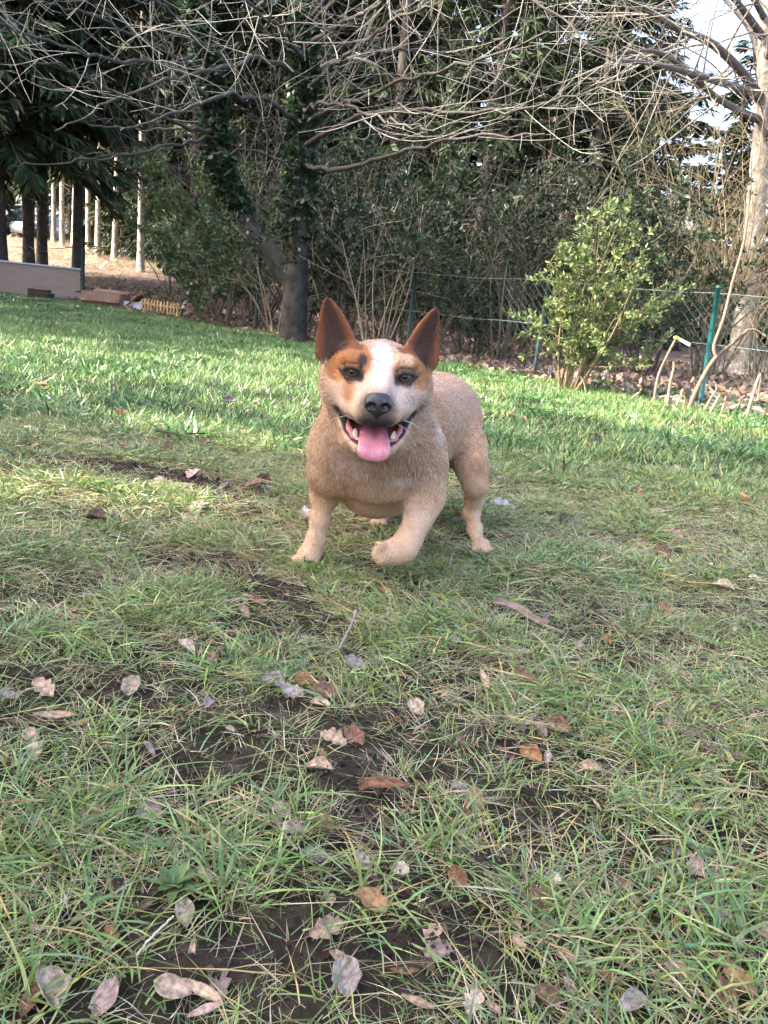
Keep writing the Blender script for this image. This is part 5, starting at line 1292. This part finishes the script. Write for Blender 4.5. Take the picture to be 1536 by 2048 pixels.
def dog_paint(P, Nn):
    """coat colours and fur length from where a point lies on the body"""
    h = to_head(P)
    n1 = fbm(P[:, 0] * 45 + P[:, 2] * 30, P[:, 1] * 45 - P[:, 2] * 38, 201, 3); n2 = fbm(P[:, 0] * 160 + P[:, 2] * 120, P[:, 1] * 160 + P[:, 2] * 60, 211, 2)
    n3 = fbm(P[:, 0] * 14 + P[:, 2] * 16, P[:, 1] * 14 + P[:, 2] * 9, 221, 2)
    TAN = np.array([.53, .325, .182]); PALE = np.array([.64, .48, .345]); RED = np.array([.44, .195, .075]); WHITE = np.array([.80, .76, .76]); DARK = np.array([.035, .030, .032])
    c = np.tile(TAN, (len(P), 1))
    c = mixc(c, PALE, smooth(.40, .68, n3) * .45 + .25 * smooth(.5, .7, n1))
    c = mixc(c, [.40, .225, .135], smooth(.56, .34, n3) * .40)
    L = np.full(len(P), .0072)
    # back is paler roan, belly and legs cream
    c = mixc(c, [.54, .37, .28], smooth(1.62, 1.8, P[:, 1]) * smooth(.22, .30, P[:, 2]) * .6)
    low = smooth(.13, .07, P[:, 2]); c = mixc(c, [.60, .42, .29], low * .7); L = L * (1 - low) + .007 * low
    leg = smooth(.20, .14, P[:, 2]); L = L * (1 - .45 * leg)
    toe = smooth(.022, .010, P[:, 2]); c = mixc(c, [.45, .24, .13], toe * .7); L = L * (1 - .4 * toe)
    # ruff and chest: longer, red-tan band under the throat darkened by ruff and painted shade
    ch = blob(P, at(752, 920, 1.38), (.12, .12, .085), .5); L = np.maximum(L, .0112 * ch)
    nk = blob(P, at(752, 840, 1.42), (.135, .13, .10), .5); L = np.maximum(L, .0105 * nk)
    c = mixc(c, [.34, .185, .10], blob(P, at(770, 945, 1.36), (.090, .1, .030), .6) * .6); c = mixc(c, [.36, .20, .115], np.maximum(blob(P, at(672, 880, 1.40), (.018, .1, .055), .6), blob(P, at(835, 895, 1.40), (.022, .1, .055), .6)) * .6)
    c = mixc(c, [.64, .52, .44], blob(P, at(715, 905, 1.36), (.035, .1, .03), .6) * .6)
    c = mixc(c, [.72, .66, .64], blob(P, at(873, 845, 1.44), (.012, .06, .030), .5) * .85)
    c = mixc(c, [.70, .60, .54], blob(P, at(805, 965, 1.36), (.022, .06, .010), .6) * .7)
    # ---- head
    hm = smooth(.02, -.01, np.maximum(np.maximum(np.abs(h[:, 0]) - .105, -.115 - h[:, 2]), -.11 - h[:, 1]))
    k = np.tile(np.array([.56, .375, .26]), (len(P), 1))
    k = mixc(k, TAN * 1.05, smooth(.04, .08, np.abs(h[:, 0])) * .35)
    k = mixc(k, [.60, .45, .37], blob(h, (-.045, .0, -.045), (.04, .06, .03), .5) * .8)
    k = mixc(k, [.62, .49, .43], blob(h, (.045, .0, -.03), (.035, .06, .03), .5) * .6)
    wb = (n2 - .5) * 1.2
    k = mixc(k, WHITE, (.72 + .5 * (n2 - .3)).clip(0, 1) * np.maximum(blob(h + wb[:, None] * .014, (.006, .0, .034), (.0145, .09, .034), .60), .7 * blob(h + wb[:, None] * .01, (.004, .03, .000), (.011, .04, .028), .7)))
    k = mixc(k, WHITE * .97, blob(h, (0, -.06, .058), (.055, .06, .02), .5) * .6)
    # chestnut patch round the left eye, a thinner one outside the right eye
    wob = (n1 - .5) * .6
    pl = np.maximum(np.maximum(blob(h + wob[:, None] * .012, (-.047, .01, .024), (.035, .06, .033), .14), blob(h + wob[:, None] * .012, (-.030, -.01, .047), (.020, .05, .016), .2)),
                    np.maximum(blob(h, (-.064, .0, .004), (.020, .05, .016), .25), blob(h, (-.043, .02, -.024), (.013, .04, .018), .35)))
    k = mixc(k, RED, np.clip(pl, 0, 1) * .96)
    pr = np.maximum(np.maximum(blob(h, (.067, .0, .020), (.0165, .05, .038), .25), blob(h, (.030, .02, .012), (.0085, .04, .014), .3)), np.maximum(blob(h, (.050, -.02, .047), (.026, .05, .012), .6) * .55, blob(h, (.074, 0, -.006), (.012, .05, .014), .4) * .8))
    k = mixc(k, RED * 1.05, np.clip(pr, 0, 1) * .9)
    k = mixc(k, [.50, .33, .27], blob(h, (.022, .0, .048), (.006, .06, .012), .5) * .5)
    # dark rims, brow spot, tear marks
    for s, e in zip((-1, 1), EYES):
        k = mixc(k, DARK, np.maximum(blob(h, e + [0, .008, .0], (.0200, .022, .0132), .25), blob(h, e + [-s * .015, .010, -.006], (.010, .02, .007), .3)))
        k = mixc(k, DARK * 1.5, blob(h, e + [s * .021, 0, .001], (.008, .02, .0034), .4) * .7)
    k = mixc(k, DARK * 1.3, blob(h, (-.0265, .02, .025), (.0075, .03, .009), .35) * .9)
    k = mixc(k, DARK * 1.5, blob(h, (.040, .02, .016), (.013, .03, .0045), .5) * .6)
    k = mixc(k, [.16, .09, .07], blob(h, (-.045, .02, -.024), (.009, .03, .009), .6) * .55)
    k = mixc(k, [.18, .13, .12], blob(h, (.052, .02, -.026), (.014, .03, .010), .7) * (n2 > .5) * .7)
    # muzzle: grey-black round the nose and lips
    k = mixc(k, [.52, .43, .42], blob(h, (0, .045, -.02), (.03, .035, .022), .5) * .7)
    k = mixc(k, [.06, .05, .053], blob(h, (0, .074, -.032), (.028, .026, .028), .40) * .96)
    k = mixc(k, DARK * 1.4, blob(h, (0, .070, -.052), (.030, .030, .014), .4))
    for s in (-1, 1):
        k = mixc(k, [.12, .10, .10], blob(h, (.034 * s, .035, -.056), (.022, .03, .010), .5) * (.45 + .6 * (n2 > .47)) * .9)
        k = mixc(k, DARK * 1.3, blob(h, (.058 * s, .004, -.055), (.009, .024, .011), .45))
        k = mixc(k, [.14, .10, .06], blob(h, (.070 * s, -.01, -.042), (.012, .03, .016), .6) * (.75 if s > 0 else .25))
    c = mixc(c, k, hm) if False else c * (1 - hm[:, None]) + k * hm[:, None]
    # lower lip: black rim; inside of the mouth dark red
    jaw_h = h[:, 2]
    inm = np.maximum(blob(h, (0, .018, -.078), (.046, .055, .0195), .10), blob(h, (0, .045, -.085), (.036, .04, .0165), .10))
    rim = np.zeros(len(P))
    for s in (-1, 1):
        for a, b_ in (((.057, -.006, -.060), (.049, .014, -.081)), ((.049, .014, -.081), (.039, .034, -.095)), ((.039, .034, -.095), (.024, .050, -.1025)), ((.024, .050, -.1025), (0, .057, -.105))):
            A = np.array([a[0] * s, a[1], a[2] + .0045]); Bq = np.array([b_[0] * s, b_[1], b_[2] + .0045])
            t = np.clip(((h - A) @ (Bq - A)) / ((Bq - A) @ (Bq - A)), 0, 1)
            rim = np.maximum(rim, smooth(.0090, .0068, np.linalg.norm(h - A - t[:, None] * (Bq - A), axis=1)))
    bare = np.clip(np.maximum(inm * .999, rim), 0, 1)
    c = mixc(c, [.020, .017, .019], rim); c = mixc(c, [.20, .055, .060], inm * (1 - rim) * .9)
    deep = smooth(.02, -.01, h[:, 1]) * inm; c = mixc(c, [.05, .015, .018], deep)
    fl = .0042 + .003 * smooth(.0, -.05, h[:, 1]) + .006 * smooth(.055, .095, np.abs(h[:, 0])) * smooth(.02, -.04, h[:, 1])
    fl = np.where(h[:, 1] > .03, .0032, fl)
    L = L * (1 - hm) + fl * hm
    # ears
    for e in EARS:
        uu, vv, ww = ear_coords(h, e)
        inE = (vv > -.12) & (vv < 1.05) & (np.abs(uu) < .05) & (np.abs(ww) < .03)
        nw = (Nn @ HM) @ e[3]
        m = np.where(inE, smooth(-.10, .06, vv), 0)
        hwv = e[5] * np.power(np.clip(1.001 - np.clip(vv, 0, 1), 0, 1), .60)
        r_ = np.clip(np.abs(uu) / np.maximum(hwv, .004), 0, 1.2)
        inner = np.array([.080, .043, .034]); rimc = np.array([.215, .082, .038])
        ec = inner[None] * (1 - smooth(.40, .80, r_))[:, None] + rimc[None] * smooth(.40, .80, r_)[:, None]
        ec = np.where((nw < -.1)[:, None], np.array([[.36, .165, .075]]), ec)
        lowm = smooth(.30, .05, vv) * (nw > 0) * smooth(.6, .2, r_); ec = ec * (1 - .55 * lowm[:, None])
        c = c * (1 - m[:, None]) + ec * m[:, None]
        L = np.where(m > .3, .0030, L)
    for e in EYES: bare = np.maximum(bare, blob(h, e + [0, .010, 0], (.0165, .018, .0105), .1))
    bare = np.maximum(bare, blob(h, NOSE + [0, .003, 0], (.023, .014, .020), .1))
    return np.clip(c, .004, .9), L, bare

def dog_flow(P):
    h = to_head(P)
    hd = (h - NOSE) @ HM.T
    hw = smooth(.03, -.02, np.maximum(np.abs(h[:, 0]) - .10, np.maximum(-.12 - h[:, 2], -.10 - h[:, 1])))
    back = np.array([.10, .45, -.35]); down = np.array([0, .10, -1.0])
    t = smooth(.30, .18, P[:, 2])
    bd = back * (1 - t[:, None]) + down * t[:, None]
    cx = at(752, 900, 1.45)[0]
    front = smooth(1.6, 1.45, P[:, 1]); bd = bd * (1 - front[:, None]) + (down + np.stack([(P[:, 0] - cx) * 2.2, 0 * cx + np.zeros(len(P)), np.zeros(len(P))], -1)) * front[:, None]
    hd = hd / (np.linalg.norm(hd, axis=1, keepdims=True) + 1e-6); bd = bd / np.linalg.norm(bd, axis=1, keepdims=True)
    g = hd * hw[:, None] + bd * (1 - hw[:, None])
    for e in EARS:
        uu, vv, ww = ear_coords(h, e)
        m = (vv > -.05) & (vv < 1.1) & (np.abs(uu) < .05) & (np.abs(ww) < .03)
        g = np.where(m[:, None], (HM @ e[1])[None], g)
    return g

def make_dog():
    root = empty('dog', (*at(757, 1060, 1.62)[:2], 0))
    tag(root, 'tan and white speckled dog with pricked ears and tongue out, trotting towards the viewer', 'dog')
    off = np.array(root.location)
    V, F = make_dog_body()
    Nn = vert_normals(V, F)
    c, L, bare = dog_paint(V, Nn)
    me = mk_mesh('body', V - off, F, c)
    mskin = mat_attr('dog_skin', rough=.62, spec=.25, vary=0)
    body = link('body', me, mskin, root)
    # ---- fur
    rng = np.random.default_rng(3)
    A = np.linalg.norm(np.cross(V[F[:, 2]] - V[F[:, 0]], V[F[:, 3]] - V[F[:, 1]]), axis=1) * .5
    ctr = V[F].mean(1); facing = ((CAM + np.array([0, 0, .3]) - ctr) * Nn[F[:, 0]]).sum(1) / np.linalg.norm(CAM - ctr, axis=1)
    w = A * np.where(facing > -.35, 1.0, .25) * np.where(to_head(ctr)[:, 1] > -.1, 1.9, 1.0)
    n = 300000
    fi = rng.choice(len(F), n, p=w / w.sum())
    bw = rng.dirichlet((1, 1, 1, 1), n)
    R = (V[F[fi]] * bw[:, :, None]).sum(1); Rn = (Nn[F[fi]] * bw[:, :, None]).sum(1); Rn /= np.linalg.norm(Rn, axis=1, keepdims=True) + 1e-9
    cc, LL, bb = dog_paint(R, Rn)
    keep = (bb < .5) & (R[:, 2] > .004)
    R, Rn, cc, LL = R[keep], Rn[keep], cc[keep], LL[keep]; n = len(R)
    g = dog_flow(R)
    # clumps: neighbouring hairs lean the same way
    j1 = noise2(R[:, 0] * 70 + R[:, 2] * 50, R[:, 1] * 70 + R[:, 2] * 70, 301) - .5; j2 = noise2(R[:, 0] * 60 - R[:, 2] * 80, R[:, 1] * 60 + R[:, 2] * 30, 311) - .5; j3 = noise2(R[:, 1] * 80 + R[:, 0] * 30, R[:, 2] * 80, 321) - .5
    g = g + np.stack([j1, j2, j3], -1) * np.where(LL > .01, .8, .45)[:, None] + rng.normal(0, .10, (n, 3))
    g = g - Rn * (g * Rn).sum(1, keepdims=True); g /= np.linalg.norm(g, axis=1, keepdims=True) + 1e-6
    LL = LL * rng.uniform(.65, 1.25, n)
    lift = np.clip(rng.normal(.34, .08, n), .12, .9)[:, None] * np.where(LL > .014, .8, 1.0)[:, None]
    d1 = Rn * lift + g * (1 - lift); d1 /= np.linalg.norm(d1, axis=1, keepdims=True)
    lift2 = lift * .45; d2 = Rn * lift2 + g * (1 - lift2) + np.array([0, 0, -.12]); d2 /= np.linalg.norm(d2, axis=1, keepdims=True)
    p0 = R - Rn * .0008; p1 = p0 + d1 * LL[:, None] * .45; p2 = p1 + (d1 * .4 + d2 * .6) * LL[:, None] * .3; p3 = p2 + d2 * LL[:, None] * .28
    pts = np.stack([p0, p1, p2, p3], 1) - off
    hv = rng.uniform(0, 1, n)
    val = rng.uniform(.86, 1.14, n)[:, None]
    lum = cc.max(1)
    hd_ = to_head(R) - NOSE; rr_ = np.linalg.norm(hd_, axis=1); aa_ = np.arctan2(hd_[:, 0], hd_[:, 2]) * .09
    inh = smooth(.03, -.02, np.maximum(np.abs(hd_[:, 0]) - .10, -.13 - hd_[:, 1]))
    s1 = noise2((R[:, 0] + R[:, 1] * .6) * 330, R[:, 2] * 75, 401) + .6 * noise2((R[:, 0] - R[:, 1] * .5) * 150, R[:, 2] * 40, 411); s2 = noise2(aa_ * 420, rr_ * 130, 421) + .6 * noise2(aa_ * 200, rr_ * 60, 431)
    streak = s1 * (1 - inh) + s2 * inh - .8                         # locks of lighter and darker hair along the lie of the coat
    hair = cc * val * (1 + streak * (.38 * (1 - inh) + .28 * inh))[:, None]
    pat = cc[:, 2] / np.maximum(cc[:, 0], .01); roan = (hv < .27) & (lum > .3) & (pat > .33); hair = np.where(roan[:, None], hair * .40 + np.array([.78, .68, .58]) * .60, hair)
    redh = (hv > .80) & (lum > .3) & (cc[:, 1] < .6); hair = np.where(redh[:, None], hair * .70 + np.array([.42, .22, .11]) * .30, hair)
    hair = np.clip(hair, .004, .92)
    cu = bpy.data.hair_curves.new('fur')
    cu.add_curves([4] * n)
    cu.attributes['position'].data.foreach_set('vector', pts.astype(np.float32).ravel())
    rad = np.tile(np.array([.00040, .00038, .00028, .00008], np.float32), n) * np.repeat(np.where(LL < .006, .8, 1.1), 4).astype(np.float32)
    ra = cu.attributes.get('radius') or cu.attributes.new('radius', 'FLOAT', 'POINT'); ra.data.foreach_set('value', rad)
    ca = cu.attributes.new('col', 'FLOAT_COLOR', 'POINT'); tipk = np.array([.82, .95, 1.05, 1.15])
    cp = np.ones((n, 4, 4), np.float32); cp[:, :, :3] = np.clip(hair[:, None] * tipk[None, :, None], 0, .95); ca.data.foreach_set('color', cp.ravel())
    mf, nt, b, o = new_mat('dog_fur')
    an = N(nt, 'ShaderNodeAttribute', attribute_name='col'); nt.links.new(an.outputs['Color'], b.inputs['Base Color'])
    b.inputs['Roughness'].default_value = .55; b.inputs['Specular IOR Level'].default_value = .22
    tr = N(nt, 'ShaderNodeBsdfTranslucent'); nt.links.new(an.outputs['Color'], tr.inputs['Color'])
    mx = N(nt, 'ShaderNodeMixShader'); mx.inputs[0].default_value = .30
    nt.links.new(b.outputs[0], mx.inputs[1]); nt.links.new(tr.outputs[0], mx.inputs[2]); nt.links.new(mx.outputs[0], o.inputs['Surface'])
    cu.materials.append(mf)
    fo = bpy.data.objects.new('fur', cu); COL.objects.link(fo); fo.parent = root
    # ---- nose leather
    nf = Field(NOSE - [.035, .035, .035], NOSE + [.035, .03, .032], .0011)
    nf.ell(NOSE + [0, -.004, .004], (.0205, .0135, .0135), k=.006)
    nf.ell(NOSE + [0, -.001, -.006], (.0165, .0125, .0125), k=.008)
    for s in (-1, 1): nf.ell(NOSE + [.0125 * s, .002, -.001], (.0085, .0095, .0095), k=.006)
    nf.ell(NOSE + [0, -.004, -.019], (.006, .010, .010), k=.008)
    for s in (-1, 1):
        nf.ell(NOSE + [.0105 * s, .0125, -.0025], (.0068, .0085, .0060), k=.003, op='cut')
        nf.cone(NOSE + [.012 * s, .010, -.004], NOSE + [.0205 * s, .006, -.0075], .0022, .0010, k=.002, op='cut')
    nf.cone(NOSE + [0, .0135, -.004], NOSE + [0, .0085, -.024], .0009, .0012, k=.002, op='cut')
    NV, NF = nf.surface()
    NW = HO + NV @ HM.T - off
    mn = mat_noise('nose_leather', (.010, .009, .011), (.024, .022, .025), scale=420, rough=.30, bump=.25, spec=.6)
    link('nose', mk_mesh('nose', NW, NF), mn, root)
    # ---- eyes
    for s, e in zip((-1, 1), EYES):
        r = .0128; nu, nv = 28, 20
        th = np.linspace(0, math.pi, nv); ph = np.linspace(0, 2 * math.pi, nu, endpoint=False)
        look = to_head((CAM + np.array([0, 0, -.05]))[None])[0] - e; look /= np.linalg.norm(look)
        ux = np.cross(look, [0, 0, 1]); ux /= np.linalg.norm(ux); uz = np.cross(ux, look)
        T, Pp = np.meshgrid(th, ph, indexing='ij')
        ev = e + r * (np.cos(T)[..., None] * look + np.sin(T)[..., None] * (np.cos(Pp)[..., None] * ux + np.sin(Pp)[..., None] * uz))
        bulge = (T < .62)[..., None] * (.0009 * np.cos(T / .62 * math.pi / 2))[..., None] * look; ev = ev + bulge
        ecol = np.where((T < .38)[..., None], [.004, .004, .005], np.where((T < .74)[..., None], [.115, .062, .022], np.where((T < .84)[..., None], [.02, .014, .010], [.22, .18, .16])))
        i = np.arange(nv - 1)[:, None] * nu; j = np.arange(nu)[None]; k = (np.arange(nu)[None] + 1) % nu
        EF = np.stack([i + j, i + nu + j, i + nu + k, i + k], -1).reshape(-1, 4)
        EW = HO + ev.reshape(-1, 3) @ HM.T - off
        me_ = mat_attr('eye', rough=.06, spec=.6, vary=0)
        link('eye', mk_mesh('eye', EW, EF, ecol.reshape(-1, 3)), me_, root)
    # ---- tongue
    path = np.array([[0, -.015, -.089], [0, .010, -.089], [0, .035, -.0905], [0, .054, -.0925], [0, .066, -.0985], [0, .0720, -.105], [0, .0740, -.111], [0, .0745, -.1155], [0, .0740, -.1185]])
    hwid = np.array([.020, .022, .0235, .0245, .0258, .0262, .0265, .0185, .006]); thk = np.array([.007, .007, .007, .006, .0055, .0055, .005, .0042, .0025])
    q = np.linspace(0, len(path) - 1, 34); pi = np.arange(len(path))
    def cr(v): return np.array([np.interp(q, pi, v[:, i]) for i in range(v.shape[1])]).T
    PT = cr(path); PT[1:-1] = (PT[:-2] + 2 * PT[1:-1] + PT[2:]) / 4; HW = np.interp(q, pi, hwid); TK = np.interp(q, pi, thk)
    tip = np.clip((q - 4.4) / 3.6, 0, 1); HW = np.where(q > 4.4, .0262 * np.sqrt(np.clip(1 - tip ** 2.0, 0.02, 1)), HW)
    T = np.gradient(PT, axis=0); T /= np.linalg.norm(T, axis=1, keepdims=True); X_ = np.array([1.0, 0, 0]); Nt = np.cross(X_, T)
    m_ = 24; an_ = np.arange(m_) / m_ * 2 * math.pi; rows_ = []
    for i in range(len(PT)):
        ca_, sa_ = np.cos(an_), np.sin(an_)
        ux_ = HW[i] * np.sign(ca_) * np.abs(ca_) ** .8; up_ = TK[i] * sa_
        up_ = np.where(sa_ > 0, up_ - TK[i] * .75 * np.exp(-(ux_ / .0032) ** 2) * (1 - tip[i]), up_) + .28 * HW[i] * (np.abs(ca_) ** 2) * .35
        rows_.append(PT[i] + ux_[:, None] * X_ + up_[:, None] * Nt[i] * (1 if Nt[5][1] > 0 else -1))
    TV = np.concatenate(rows_ + [PT[-1:] , PT[:1]])
    i = np.arange(len(PT) - 1)[:, None] * m_; j = np.arange(m_)[None]; k = (np.arange(m_)[None] + 1) % m_
    TF = np.stack([i + j, i + k, i + m_ + k, i + m_ + j], -1).reshape(-1, 4); e0 = (len(PT) - 1) * m_
    TC = np.array([[e0 + a, e0 + (a + 1) % m_, len(TV) - 2] for a in range(m_)])
    mt, nt, b, o = new_mat('tongue')
    tc = N(nt, 'ShaderNodeTexCoord'); nz = N(nt, 'ShaderNodeTexNoise'); nz.inputs['Scale'].default_value = 260; nt.links.new(tc.outputs['Object'], nz.inputs['Vector'])
    rp = ramp(nt, [(.3, (.46, .155, .20)), (.7, (.58, .225, .275))]); nt.links.new(nz.outputs['Fac'], rp.inputs[0]); nt.links.new(rp.outputs[0], b.inputs['Base Color'])
    bp = N(nt, 'ShaderNodeBump'); bp.inputs['Strength'].default_value = .25; bp.inputs['Distance'].default_value = .002; nt.links.new(nz.outputs['Fac'], bp.inputs['Height']); nt.links.new(bp.outputs[0], b.inputs['Normal'])
    b.inputs['Roughness'].default_value = .22; b.inputs['Subsurface Weight'].default_value = .25; b.inputs['Subsurface Radius'].default_value = (.006, .002, .0015)
    link('tongue', mk_mesh('tongue', HO + TV @ HM.T - off, [TC, TF]), mt, root)
    # ---- lower canine teeth and gums
    mtooth = mat_noise('tooth', (.62, .55, .40), (.75, .70, .58), scale=90, rough=.3)
    mgum = mat_noise('gum', (.42, .13, .15), (.55, .21, .22), scale=120, rough=.3)
    for s in (-1, 1):
        base = np.array([.0300 * s, .042, -.0925]); tipp = np.array([.0315 * s, .046, -.0775])
        P_ = np.array([base + (tipp - base) * t + np.array([0, -.002 * math.sin(t * math.pi), 0]) for t in np.linspace(0, 1, 7)])
        mb = MB(); mb.tube(HO + P_ @ HM.T - off, np.array([.0042, .0044, .0043, .0039, .0034, .0027, .0014]), 10); mb.build('tooth', mtooth, root)
        gp = np.array([[.047, .008, -.072], [.042, .024, -.085], [.033, .040, -.0925], [.022, .047, -.0965]]) * [s, 1, 1]
        mb = MB(); mb.tube(HO + gp @ HM.T - off, np.array([.004, .0062, .0066, .004]), 8); mb.build('gum', mgum, root)
    # ---- whiskers and toe claws
    mw = mat_plain('whisker', (.75, .68, .60), .4); mcl = mat_plain('claw', (.05, .042, .04), .4)
    for a, b_, c_, dx, dz in ((.038, .040, -.058, .04, -.012), (.042, .032, -.062, .05, -.03), (-.040, .038, -.058, -.035, -.010), (.036, .044, -.066, .035, -.04)):
        P_ = np.array([[a + dx * t, b_ + .012 * t, c_ + dz * t * t] for t in np.linspace(0, 1, 7)])
        mb = MB(); mb.tube(HO + P_ @ HM.T - off, np.linspace(.00035, .0001, 7), 4); mb.build('whisker', mw, root)
    pw = ground(612, 1128); hw_ = ground(962, 1106)
    cl = [(pw + np.array([dx, -.034 + .004 * abs(i - 1.5), .009]), np.array([0, -.008, -.005])) for i, dx in enumerate((-.019, -.007, .006, .018))]
    cl += [(hw_ + np.array([dx, -.031 + .004 * abs(i - 1.5), .008]), np.array([0, -.007, -.004])) for i, dx in enumerate((-.017, -.006, .006, .017))]
    cl += [(at(px_, py_, 1.342), np.array([-.006, .004, -.004])) for px_, py_ in ((752, 1091), (746, 1100), (746, 1112), (754, 1122))]
    for p_, d_ in cl:
        mb = MB(); mb.tube(np.array([p_ - d_ * .5, p_ + d_ * .5, p_ + d_]) - off, np.array([.0026, .002, .0006]), 6); mb.build('claw', mcl, root)
    return root
DOG = make_dog()
bpy.context.view_layer.update()
